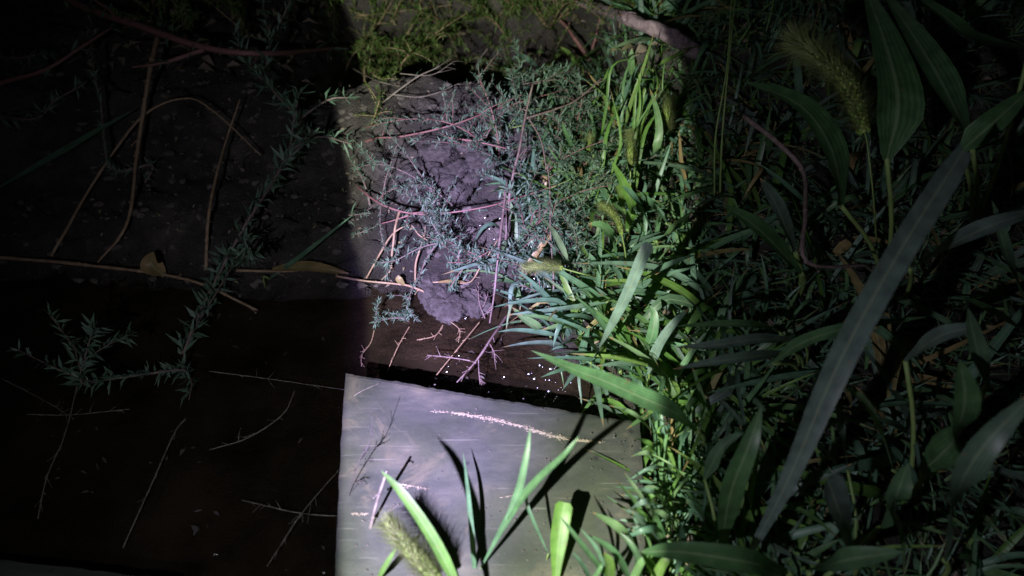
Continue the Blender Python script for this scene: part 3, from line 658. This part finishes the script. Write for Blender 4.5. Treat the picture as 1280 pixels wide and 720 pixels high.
NB = [  # px path base->tip, width, material
 ('flat green blade pointing at the mauve twig', (720, 390), [(712, 383, .10), (690, 376, .12), (650, 378, .12), (616, 384, .10)], 9, 'blade'),
 ('long blue green blade lying level above the water', (770, 380), [(760, 378, .12), (720, 384, .13), (670, 390, .12), (632, 394, .10)], 8, 'glauc'),
 ('green blade reaching out low over the water', (705, 425), [(700, 420, .07), (675, 416, .08), (645, 413, .07), (622, 415, .06)], 9, 'blade'),
 ('wide green blade slanting from the water to the seed head', (690, 425), [(682, 416, .06), (670, 408, .08), (655, 398, .09), (640, 384, .09)], 14, 'blade'),
 ('tall bright blade standing behind the drooping foxtail', (784, 300), [(784, 288, .10), (790, 262, .17), (782, 235, .21), (764, 200, .22)], 17, 'lime'),
 ('tall green blade right of the drooping foxtail', (822, 315), [(818, 302, .11), (806, 270, .19), (792, 246, .24), (778, 232, .25)], 14, 'blade'),
 ('broad drooping green leaf under the drooping foxtail', (772, 330), [(769, 320, .08), (765, 298, .14), (752, 282, .17), (735, 280, .17)], 15, 'blade'),
 ('pale green blade bending to the tall grass edge', (816, 312), [(820, 303, .13), (842, 285, .18), (868, 262, .18)], 12, 'blade'),
 ('cut blue leaf below the drooping foxtail', (752, 352), [(751, 346, .07), (744, 330, .11), (736, 316, .13)], 9, 'glauc'),
 ('green blade crossing below the level seed head', (722, 345), [(712, 330, .08), (694, 294, .12), (678, 272, .13)], 9, 'blade'),
 ('blue green blade behind the thin mauve stem', (730, 290), [(722, 280, .10), (700, 266, .12), (678, 258, .12)], 7, 'glauc'),
 ('yellow green blade curling down beside the cut blade', (790, 445), [(789, 436, .05), (782, 415, .09), (772, 400, .11), (770, 398, .11)], 8, 'lime'),
 ('wide dark green blade right of the cut blade', (806, 450), [(806, 440, .06), (815, 420, .10), (818, 395, .13), (812, 382, .14)], 14, 'blade'),
 ('dusky blade rising to the tall grass edge', (810, 480), [(810, 468, .06), (822, 435, .12), (842, 405, .16), (862, 385, .17)], 14, 'glauc'),
 ('blunt blue leaf standing below the cut blade', (776, 475), [(774, 467, .05), (768, 445, .10), (764, 432, .11)], 12, 'glauc'),
 ('upright green blade before the cut blade', (728, 465), [(726, 455, .05), (730, 430, .11), (737, 408, .14)], 10, 'blade'),
 ('blue blade leaning away behind the cut blade', (790, 345), [(796, 352, .10), (815, 342, .16), (842, 328, .19), (870, 318, .19)], 10, 'glauc'),
 ('bright blade flung across under the fallen branch', (685, 98), [(697, 92, .05), (725, 76, .08), (760, 55, .11), (790, 35, .12)], 10, 'lime'),
 ('bent blue leaf at the rim of the dark hollow', (686, 98), [(680, 92, .04), (664, 78, .08), (650, 70, .09), (640, 74, .09)], 9, 'glauc'),
 ('yellow lime blade below the stout red stalk', (730, 92), [(722, 82, .04), (712, 68, .06), (700, 58, .07)], 8, 'lime'),
 ('upright green leaf right of the stout red stalk', (790, 115), [(790, 100, .06), (789, 75, .10), (790, 60, .12)], 9, 'blade'),
 ('upright leaf at the right of the bark knot', (816, 100), [(816, 90, .06), (815, 70, .10), (812, 58, .11)], 9, 'blade'),
 ('lime blade thrown out toward the tall grass edge', (805, 95), [(815, 88, .08), (830, 78, .12), (860, 62, .14)], 9, 'lime'),
 ('s curved green blade in the heart of the weeds', (718, 215), [(717, 208, .05), (714, 185, .10), (706, 165, .13), (703, 152, .14)], 8, 'blade'),
 ('flat green leaf crossing the slim seed head', (745, 200), [(742, 196, .10), (725, 190, .12), (708, 185, .12)], 10, 'blade'),
 ('curving green blade in front of the lime stems', (795, 215), [(803, 205, .08), (818, 190, .13), (824, 165, .17), (820, 135, .20), (812, 110, .2)], 11, 'blade'),
 ('bright blade drooping below the grey fuzzy head', (784, 290), [(780, 262, .12), (772, 235, .16), (764, 222, .17)], 12, 'lime'),
 ('lime leaf hooked over at the grass edge', (838, 290), [(834, 280, .1), (818, 260, .17), (800, 240, .2)], 15, 'blade'),
]
for lab, rt, p, wd, mt in NB: plant('grass_shoot', lab, 'grass', (*rt, 0), [(p, wd, {'m': mt, 'rnd': random.random(), 'twist': random.uniform(-.5, .5)})], 'single blades picked out by the torch')

# tall lime stems at the right of the beam
for i in range(13):
    x = 800+random.gauss(0, 20); y0 = random.uniform(180, 260); m1, m2 = random.uniform(-14, 10), random.uniform(-20, 34)
    plant('lime_grass', 'slim lime grass stem in the stand below the fallen branch', 'grass', (x-25, y0, 0), [([(x-22, y0-8, .03), (x-12+m1*.4, y0-50, .11), (x+m1, y0-random.uniform(85, 110), .17), (x+m2, y0-random.uniform(110, 165), random.uniform(.14, .23))], random.uniform(2.5, 6.5), {'m': random.choice(['lime', 'lime', 'blade']), 'twist': random.uniform(-1, 1)})], 'lime stems below the branch')
for i in range(11):
    x = 822+random.uniform(-8, 30); y0 = random.uniform(630, 700)
    plant('lime_grass', 'slim lime grass stem at the right end of the board', 'grass', (x, y0, 0), [([(x, y0-12, .03), (x-6+random.uniform(-8, 8), y0-70, .12), (x+random.uniform(-30, 10), y0-random.uniform(100, 130), .18), (x+random.uniform(-60, 8), y0-random.uniform(110, 170), .2)], random.uniform(3, 7), {'m': random.choice(['lime', 'blade', 'blade']), 'twist': random.uniform(-1, 1)})], 'lime stems by the board')

# ------------------------------------------------------------------ big dim plants right of the beam
GR = 'broad dark blades right of the beam'
def big(lab, root, bl): plant('broad_grass', lab, 'grass', root, [(p, w_, dict({'m': 'broad'}, **(o[0] if o else {}))) for p, w_, *o in bl], GR)
big('huge cut blue grey blade standing over dark leaves', (935, 720, 0), [([(938, 690, .12), (985, 600, .26), (1050, 450, .40), (1130, 305, .48), (1205, 188, .52)], 34, {'rnd': 1, 'prof': prof_cut, 'fold': .3, 'twist': .35})])
big('broad dark grass with two wide blades beside the thick foxtail', (1110, 360, 0), [([(1108, 200, .34), (1122, 130, .40), (1108, 60, .44), (1080, -20, .45)], 58, {'rnd': .2}), ([(1052, 260, .26), (1040, 190, .36), (1000, 132, .40), (930, 102, .40)], 50, {'rnd': .3})])
big('broad dark grass forking into three blades above the cut blade', (1215, 300, 0), [([(1216, 185, .36), (1180, 110, .42), (1145, 50, .45), (1105, -10, .45)], 48, {'rnd': .35}), ([(1200, 190, .37), (1240, 155, .42), (1290, 110, .44)], 36, {'rnd': .25}), ([(1290, 62, .40), (1220, 50, .44), (1180, 20, .46), (1140, -10, .46)], 34, {'rnd': .15})])
big('slate blue blade leaning behind the huge cut blade', (1130, 380, 0), [([(1136, 338, .24), (1200, 300, .34), (1250, 278, .38), (1300, 262, .38)], 30, {'rnd': .9})])
big('two narrow leaves by the thin mauve stem', (1000, 370, 0), [([(995, 318, .22), (972, 260, .30), (950, 222, .32)], 26, {'rnd': .75}), ([(1004, 345, .18), (950, 288, .26), (905, 256, .28)], 32, {'rnd': .25})])
big('level blue green blades left of the huge cut blade', (1005, 470, 0), [([(1005, 426, .16), (950, 424, .22), (890, 432, .24), (845, 434, .24)], 17, {'rnd': .9}), ([(990, 440, .16), (940, 446, .22), (895, 452, .23), (840, 462, .23)], 17, {'rnd': .8}), ([(966, 455, .18), (1000, 430, .24), (1060, 410, .28), (1160, 396, .30)], 20, {'rnd': .3}), ([(970, 410, .16), (920, 405, .22), (845, 408, .22)], 14, {'rnd': .3})])
big('yellowish blade curling down right of the huge cut blade', (1118, 610, 0), [([(1117, 590, .10), (1100, 540, .22), (1078, 500, .28), (1052, 482, .30)], 20, {'m': 'blade', 'rnd': 1})])
big('dark upright blade left of the huge cut blade', (900, 710, 0), [([(900, 695, .06), (912, 620, .20), (935, 560, .28), (952, 508, .31)], 32, {'rnd': .25}), ([(880, 600, .1), (902, 560, .2), (930, 540, .24)], 18, {'rnd': .5})])
big('wide curved dark blade over the pale litter', (1140, 620, 0), [([(1150, 592, .14), (1188, 555, .28), (1206, 500, .36), (1200, 450, .38)], 50, {'rnd': .3}), ([(1235, 482, .30), (1222, 440, .34), (1210, 385, .36)], 30, {'rnd': .5}), ([(1130, 452, .24), (1180, 418, .32), (1245, 408, .34)], 26, {'rnd': .85})])
big('long slate blade rising at the far side of the pale litter', (1175, 730, 0), [([(1180, 702, .10), (1190, 630, .26), (1228, 560, .36), (1300, 485, .42)], 46, {'rnd': .6})])
big('blunt blue leaf standing in the pale litter', (1068, 720, 0), [([(1066, 702, .10), (1052, 650, .20), (1034, 598, .26)], 40, {'rnd': 1, 'prof': prof_cut}), ([(1060, 590, .12), (1052, 540, .22), (1046, 490, .26)], 14, {'rnd': .8})])
big('dim wide leaves spread over the nearest litter', (1000, 750, 0), [([(1010, 715, .10), (1060, 700, .2), (1130, 690, .24)], 34, {'rnd': .4}), ([(985, 715, .10), (930, 702, .2), (850, 690, .24), (800, 690, .24)], 34, {'rnd': .2}), ([(1100, 660, .12), (1120, 620, .22), (1135, 580, .25)], 34, {'rnd': .4})])
big('dark blade arching from the far right corner', (1290, 430, 0), [([(1285, 420, .15), (1250, 396, .24), (1200, 370, .28)], 22, {'rnd': .2}), ([(1290, 400, .2), (1262, 330, .32), (1240, 250, .38)], 24, {'rnd': .5})])
twig('mauve_twig', 'kinked pale mauve stem in the dark blades by the huge cut blade', 'twig', [([(930, 145, .30), (975, 180, .30), (1002, 215, .30), (1008, 270, .29), (1012, 325, .27), (1090, 332, .22)], 9, 6), ([(1090, 332, .22), (1100, 345, .10), (1102, 350, .0)], 6, 6)], 'mauve', None, 2, .03)
for i, (a, c) in enumerate([(913, 893), (918, 900)]):
    twig('green_straw', ['tall thin green straw in the dark grass, next to a twin', 'second of two thin green straws in the dark grass'][i], 'straw', [([(c, 245, .05), (c+4, 170, .2), (a-4, 80, .30), (a+2, -10, .24)], 3.5, 2.5)], 'green', 'thin straws in the dark grass', 0)

# ------------------------------------------------------------------ dim twigs left of the beam
weed('thick dull red stem arching over the dark mud left of the beam', (70, -60, 0), [
    ([(80, -5, 0.070), (180, 34, 0.110), (258, 60, 0.120), (330, 67, 0.120), (390, 63, 0.110), (428, 59, 0.090)], dict(wpx=11, lpx=22, k=26, side=2, stem='red')),
    ([(255, 62, 0.115), (205, 78, 0.110), (165, 84, 0.100)], dict(wpx=7, lpx=16, k=8, root=False, stem='red'))], 'dim weeds left of the beam')
weed('dull red stem with pale leaves sinking toward the dark mud', (-20, 115, 0), [([(0, 104, 0.040), (55, 88, 0.070), (100, 60, 0.090), (140, 34, 0.100)], dict(wpx=8, lpx=20, k=26, stem='red'))], 'dim weeds left of the beam')
weed('pale caterpillar like sprig hanging over the dark mud', (180, 225, 0), [([(190, 206, 0.025), (150, 214, 0.040), (134, 200, 0.050), (126, 130, 0.070), (116, 80, 0.085), (114, 5, 0.100)], dict(wpx=5, lpx=12, k=210))], 'dim weeds left of the beam')
weed('pale feathery sprig lying on the dark mud', (-15, 155, 0), [([(0, 147, 0.025), (45, 148, 0.040), (70, 125, 0.050), (108, 104, 0.060)], dict(wpx=5, lpx=17, k=90)), ([(-10, 70, 0.050), (25, 72, 0.060), (60, 66, 0.070)], dict(wpx=4, lpx=16, k=40, root=False))], 'dim weeds left of the beam')
weed('large dim silvery weed climbing over the mud crack', (225, 445, 0), [
    ([(246, 400, 0.030), (272, 345, 0.050), (312, 272, 0.075), (352, 208, 0.090), (372, 152, 0.100), (336, 105, 0.110), (338, 55, 0.115), (370, 0, 0.120)], dict(wpx=6, lpx=24, k=210, side=9)),
    ([(352, 205, 0.090), (395, 172, 0.095), (440, 180, 0.090)], dict(wpx=4, lpx=18, k=50, root=False)),
    ([(340, 110, 0.110), (310, 80, 0.110), (292, 40, 0.110)], dict(wpx=4, lpx=22, k=36, root=False)),
    ([(372, 150, 0.100), (410, 125, 0.100), (436, 122, 0.090)], dict(wpx=4, lpx=18, k=30, root=False)),
    ([(200, 10, 0.100), (205, 30, 0.100), (210, 40, 0.100)], dict(wpx=3, lpx=22, k=20, root=False))], 'dim weeds left of the beam')
GL = 'dim dry stalks left of the beam'
twig('dry_stalk', 'thick kinked dim tan stalk down the middle of the dark mud', 'stalk', [([(197, 45, 0.080), (186, 95, 0.075), (172, 190, 0.050), (158, 280, 0.025), (122, 328, 0.010)], 8.1, 3.9)], 'tan', GL, 5, .022)
twig('dry_stalk', 'thin dim tan stalk arched over the thick kinked stalk', 'stalk', [([(64, 320, 0.010), (125, 215, 0.030), (180, 145, 0.050), (232, 122, 0.065), (268, 142, 0.060), (326, 194, 0.040)], 5.0, 2.9)], 'tan', GL, 5, .022)
twig('dry_stalk', 'dim reddish stalk standing by the dark mud crack', 'stalk', [([(257, 338, 0.010), (262, 262, 0.030), (277, 190, 0.050), (300, 124, 0.065)], 6.3, 2.9)], 'tan', GL, 5, .022)
t = twig('dry_stalk', 'long dim tan stalk along the edge of the dark water', 'stalk', [([(-20, 320, 0.015), (110, 329, 0.025), (235, 350, 0.025), (322, 388, 0.015)], 6.3, 5.2)], 'tan', GL, 5, .022)
blade_part(t, px_path([(205, 343, 0.025), (190, 332, 0.035), (192, 315, 0.040)]), 26, 'straw', prof_leaf, name='papery_leaf')
t = twig('dry_stalk', 'dim tan stalk carrying a long curled dead leaf', 'stalk', [([(296, 338, 0.015), (360, 338, 0.025), (400, 336, 0.025), (436, 342, 0.025)], 5.4, 3.2)], 'tan', GL, 5, .022)
blade_part(t, px_path([(340, 337, 0.026), (385, 334, 0.028), (436, 342, 0.026)]), 17, 'straw', prof_leaf, name='dead_leaf')
plant('grass_shoot', 'dim green blade slanting over the left mud', 'grass', (-30, 255, 0), [([(-10, 240, 0.030), (80, 190, 0.060), (130, 160, 0.070), (168, 138, 0.070)], 15, {'m': 'blade', 'rnd': .2})], GL)
plant('grass_shoot', 'dim green blade slanting from the curled dead leaf', 'grass', (330, 356, 0), [([(335, 350, 0.015), (380, 318, 0.040), (442, 268, 0.060)], 9, {'m': 'blade', 'rnd': .2})], GL)
for l, p, a, c in [
    ('dim forked rootlet bent over the dark water', [(372, 492, 0.000), (352, 518, 0.007), (310, 548, 0.010), (262, 566, 0.010)], 5, 4),
    ('dim rootlet sinking straight into dark water', [(232, 520, 0.000), (215, 545, 0.007), (185, 610, 0.010), (150, 682, 0.007)], 6, 5),
    ('dim forked twig lying on dark water', [(440, 646, 0.005), (380, 638, 0.015), (305, 629, 0.015)], 5, 4),
    ('dim straw slanting down to a beaded tip', [(425, 588, 0.015), (380, 645, 0.020), (333, 708, 0.015)], 5, 4),
    ('dim straw floating level over a small leaf', [(262, 466, 0.005), (340, 477, 0.010), (440, 490, 0.010)], 4, 3),
    ('dim tangled rootlet in the darkest water', [(98, 480, 0.003), (80, 545, 0.005), (62, 600, 0.005), (50, 650, 0.003)], 4, 5),
    ('dim thin rootlet under the woolly sprig', [(30, 516, 0.000), (90, 515, 0.005), (160, 508, 0.005)], 4, 3),
    ('dim thin straw at the dark water margin', [(0, 470, 0.000), (50, 500, 0.005), (95, 520, 0.005)], 3, 2)]:
    twig('rootlet', l, 'root', [([(x+random.uniform(-4, 4), y+random.uniform(-4, 4), h) for x, y, h in p], a*.5, c*.5)], 'grey', 'dim rootlets in dark water', 9, .02)
mb = MB(); p = px_path([(334, 486, 0.011), (356, 482, 0.013), (376, 480, 0.011)])

# ------------------------------------------------------------------ grass tufts (counted) and the mass between them
random.seed(77)
def arc(r, az, L, lean, droop):
    h = Vector((math.cos(az), math.sin(az), 0)); out = []
    for k in range(5):
        t_ = k/4; out.append(r+h*(L*(lean*t_+droop*t_*t_*.55))+Vector((0, 0, L*(t_*(1-.35*lean)-droop*.62*t_*t_))))
    if random.random() < .28:                                   # a bent tip
        side = Vector((-h.y, h.x, 0))*random.uniform(-.5, .5)
        out[3] = out[2]+(h*.6+side-Vector((0, 0, .25)))*L*.22; out[4] = out[3]+(h*.4+side-Vector((0, 0, .8)))*L*.22
    elif random.random() < .5:
        side = Vector((-h.y, h.x, 0))*random.uniform(-.25, .25)*L; out[3] += side*.4; out[4] += side
    return out
def water_free(x, y): return g0(x, y) > .004
def in_grass(x, y):
    e = .23-.25*sm(.58, 1.0, y)+.13*sm(1.12, 1.5, y)+.15*sm(1.55, 1.85, y)
    return x > e+.02*math.sin(23*y)
tufts = {True: 0, False: 0}; tries = 0
while (tufts[False] < 170 or tufts[True] < 70) and tries < 15000:
    tries += 1
    x = random.uniform(-.03, 1.25); y = random.uniform(.30, 2.3)
    if not in_grass(x, y) or not water_free(x, y): continue
    if y < .60 and x < .30: continue
    dim = x > .40+.22*max(0, y-.9)
    if tufts[dim] >= (70 if dim else 170): continue
    tufts[dim] += 1
    r = Vector((x, y, g0(x, y)-.006))
    tone = random.choice(['deep green', 'blue green', 'bright green'])
    where = 'at the water edge' if y < .95 and x < .3 else 'below the fallen branch' if y > 1.5 else 'beside the silvery weeds' if x < .14 else 'in the thick of the lit bank'
    if dim: where = 'under the huge cut blade' if y < .95 else 'behind the broad dark blades' if y > 1.5 else 'among the broad dark blades'
    t = thing('grass_tuft', ('dim ' if dim else '')+tone+' tuft of arching grass blades '+where, 'grass', r, 'dim grass tufts' if dim else 'lit grass tufts')
    for k in range(random.randint(4, 7)):
        az = random.uniform(0, 6.28); L = random.uniform(.08, .24)*(1.35 if dim else 1); mb = MB()
        mt = {'deep green': 'blade', 'blue green': 'glauc', 'bright green': random.choice(['lime', 'blade'])}[tone] if random.random() < .68 and not (dim and tone == 'deep green') else 'straw' if random.random() < .22 else ('broad' if dim else 'blade')
        mb.ribbon(arc(r+Vector((random.gauss(0, .008), random.gauss(0, .008), 0)), az, L, random.uniform(.25, .85), random.uniform(.2, .9)), random.uniform(.007, .019)*(1.4 if dim else 1), prof_blade, random.random(), 10, fold=random.uniform(.1, .4), twist=random.uniform(-.7, .7))
        mb.build('blade', M[mt], t)
for i, (x0, y0, x1, y1, wd, mt) in enumerate([(790, 730, 735, 668, 12, 'blade'), (770, 735, 700, 645, 8, 'blade'), (800, 700, 740, 640, 14, 'blade'), (830, 735, 800, 690, 18, 'lime'), (760, 738, 755, 690, 16, 'lime'),
        (815, 690, 770, 600, 9, 'blade'), (825, 660, 780, 590, 8, 'blade'), (745, 740, 715, 690, 7, 'blade'), (800, 735, 775, 665, 9, 'broad'), (838, 700, 815, 630, 13, 'broad'), (785, 738, 812, 690, 10, 'blade'),
        (730, 742, 752, 700, 6, 'blade'), (812, 738, 842, 690, 13, 'lime'), (760, 735, 725, 660, 6, 'blade'), (835, 690, 790, 640, 8, 'broad'), (845, 720, 850, 650, 11, 'blade')]):
    mx_, my_ = (x0+x1)/2+random.uniform(-8, 8), (y0+y1)/2-8
    plant('grass_shoot', 'green shoot crowding over the right foot of the grey board', 'grass', (x0, y0+14, 0), [([(x0, y0, .15), (mx_, my_, random.uniform(.20, .24)), (x1, y1, random.uniform(.19, .26))], wd, {'m': mt, 'twist': random.uniform(-.5, .5)})], 'shoots at the foot of the board')
for i in range(18):
    x0 = random.uniform(822, 852); y0 = random.uniform(560, 700); x1 = x0-random.uniform(25, 75); y1 = y0-random.uniform(-5, 60)
    plant('grass_shoot', 'green shoot leaning over the right end of the grey board', 'grass', (x0, y0, 0), [([(x0-3, y0-14, .12), ((x0+x1)/2, (y0+y1)/2-16, random.uniform(.19, .24)), (x1, y1, random.uniform(.17, .22))], random.uniform(4, 10), {'m': random.choice(['blade', 'blade', 'lime', 'glauc']), 'twist': random.uniform(-.5, .5)})], 'shoots over the end of the board')
for i in range(30):     # dark tufts right of the board
    x = random.uniform(.25, .44); y = random.uniform(.22, .74)
    r = Vector((x, y, g0(x, y)-.005)); t = thing('grass_tuft', 'dark green tuft crowding the right end of the grey board', 'grass', r, 'tufts at the end of the board')
    for k in range(6):
        mb = MB(); mb.ribbon(arc(r, random.uniform(0, 6.28), random.uniform(.12, .26), random.uniform(.3, .9), random.uniform(.3, .9)), random.uniform(.007, .014), prof_blade, random.random(), 10, fold=.3, twist=random.uniform(-.6, .6))
        mb.build('blade', M[random.choice(['blade', 'broad', 'lime'])], t)
def mass(name, label, mt, n, ok, Lr, Wr, xr, yr, seg=6):
    mb = MB(); k = 0
    for _ in range(n*6):
        if k >= n: break
        x = random.uniform(*xr); y = random.uniform(*yr)
        if not ok(x, y): continue
        k += 1; r = Vector((x, y, g0(x, y)-.008))
        mb.ribbon(arc(r, random.uniform(0, 6.28), random.uniform(*Lr), random.uniform(.2, .95), random.uniform(.2, .9)), random.uniform(*Wr), prof_blade, random.random(), seg, fold=random.uniform(.1, .4), twist=random.uniform(-.6, .6))
    o = mb.build(name, M[mt], kind='stuff'); o['label'] = label; o['category'] = 'grass'
okr = lambda x, y: in_grass(x, y) and water_free(x, y) and not (y < .62 and x < .30) and not (y > 1.65 and x < .20)
mass('grass', 'small grass blades filling the right bank', 'blade', 4200, okr, (.05, .17), (.003, .011), (0, 1.5), (.25, 2.5))
mass('grass', 'small blue green blades mixed into the right bank', 'glauc', 1700, okr, (.04, .13), (.003, .008), (0, 1.5), (.3, 2.4))
mass('grass', 'fine bright lime grass below the fallen branch', 'lime', 420, lambda x, y: in_grass(x, y) and x > .22+.10*y-.1, (.08, .2), (.002, .005), (.15, .75), (1.35, 2.3))
mass('grass', 'dry straw lying through the grass', 'straw', 800, okr, (.04, .14), (.0015, .004), (0, 1.4), (.4, 2.3))
mass('grass', 'thin yellow green blades on the far bank', 'scrub', 1500, lambda x, y: y > 2.05+(.15 if -.5 < x < .2 else 0), (.05, .16), (.002, .006), (-1.6, 1.7), (1.9, 3.4))
mass('grass', 'stray sprouts on the bare mud', 'glauc', 45, lambda x, y: water_free(x, y) and y > 1.02, (.02, .05), (.002, .004), (-.5, .1), (1.0, 1.55))
mass('grass', 'short dark grass under the near end of the board', 'blade', 420, lambda x, y: g0(x, y) > .05 and (x > .27 or y < .16), (.04, .10), (.002, .006), (-.3, .7), (.08, .5))

# leaf litter, clods, pebbles, dew, glint beads, floating bits
def litter(name, label, mt, n, ok, xr, yr, Lr):
    mb = MB(); k = 0
    for _ in range(n*8):
        if k >= n: break
        x = random.uniform(*xr); y = random.uniform(*yr)
        if not ok(x, y): continue
        k += 1; a = random.uniform(0, 6.28); L = random.uniform(*Lr)
        mb.leaf(Vector((x, y, g(x, y)+.004)), Vector((math.cos(a), math.sin(a), random.uniform(-.1, .35))), L, L*random.uniform(.25, .5), random.random(), .25)
    o = mb.build(name, M[mt], kind='stuff'); o['label'] = label; o['category'] = 'litter'
litter('leaf_litter', 'pale mauve leaf litter under the right grass', 'litter', 900, lambda x, y: water_free(x, y), (.15, 1.3), (.25, 1.6), (.012, .035))
litter('leaf_litter', 'brown leaf litter under the far scrub', 'litter', 2200, lambda x, y: y > 1.9 or x < -.45 or x > .3, (-1.2, 1.2), (1.6, 2.9), (.02, .06))
litter('leaf_litter', 'brown crumbs of leaf and straw on the mud bank', 'litter', 420, lambda x, y: water_free(x, y), (-1.0, .1), (.97, 1.6), (.005, .018))
litter('leaf_litter', 'greenish dead leaves clinging to the far wall of the hollow', 'deadleaf', 2600, lambda x, y: True, (-.65, .4), (2.0, 2.24), (.018, .045))
mb = MB()
for _ in range(1300):
    x = random.uniform(-1.2, .2); y = random.uniform(.93, 1.7)
    z = g(x, y)
    if z < .0: continue
    mb.ball(Vector((x, y, z+.0005)), min(.010, .0012*random.paretovariate(1.1)), random.random(), (random.uniform(.8, 1.5), .9, .6), .35, 6)
o = mb.build('pebbles', M['pebble'], kind='stuff', smooth=False); o['label'] = 'crumbs of earth and pebbles on the mud'; o['category'] = 'pebbles'
mb = MB()
for _ in range(260):
    x = random.uniform(-1.2, .15); y = random.uniform(.3, .95)
    if g0(x, y) > -.01 or noise.noise(Vector((x*6, y*6, 9))) < .12: continue
    a_ = random.uniform(0, 6.28); L = random.uniform(.004, .022)
    mb.leaf(Vector((x, y, .004)), Vector((math.cos(a_), math.sin(a_), .05)), L, L*random.uniform(.12, .5), random.random(), .1)
o = mb.build('floating_debris', M['dark'], kind='stuff'); o['label'] = 'bits of straw and leaf floating on the water'; o['category'] = 'debris'
mb = MB()
def glint_drop(px, py, r, n, s_):
    for _ in range(n):
        p = A(px+random.gauss(0, s_), py+random.gauss(0, s_), .003); d = depth(p)/F
        mb.ball(p, r*d*random.choice([.15, .2, .28, .4, .75]), 0, (random.uniform(.8, 1.8), 1, .6), 0, 10)
for q in [(592, 478, 2.4, 3, 2), (676, 458, 2.2, 3, 2.5), (690, 459, 2.4, 3, 2), (663, 468, 2.2, 2, 1), (668, 473, 2, 2, 1), (683, 474, 1.8, 2, 1.5), (669, 484, 2.2, 2, 1.5), (684, 493, 2, 3, 2), (700, 480, 1.8, 6, 6), (573, 446, 1.8, 2, 1), (558, 458, 1.6, 2, 2), (630, 471, 1.6, 1, 1), (546, 472, 1.6, 2, 2), (710, 490, 1.6, 5, 7), (697, 450, 1.8, 3, 3)]: glint_drop(*q)
o = mb.build('glints', M['glint_drop'], kind='stuff'); o['label'] = 'added metal beads as bubbles on the water before the board'; o['category'] = 'glints'  # metal beads added to stand for torch glints on the ripples
mb = MB()
for x, y, h in [(607, 284, .02), (612, 286, .03), (600, 282, .02), (618, 299, .03), (619, 330, .03), (606, 272, .02), (625, 273, .04), (661, 350, .05), (668, 348, .06), (650, 352, .04), (653, 361, .05), (547, 391, .01), (582, 398, .01), (628, 268, .05), (755, 430, .03), (542, 392, .01)]:
    p = G(x, y, h); mb.ball(p, random.uniform(1.2, 2.0)*depth(p)/F, 0, (1, 1, 1), 0, 10)
o = mb.build('dew', M['glint_drop'], kind='stuff'); o['label'] = 'dew drops on weeds above the wet hollow'; o['category'] = 'dew'
for o in bpy.data.objects:
    if '_w' in o: del o['_w']
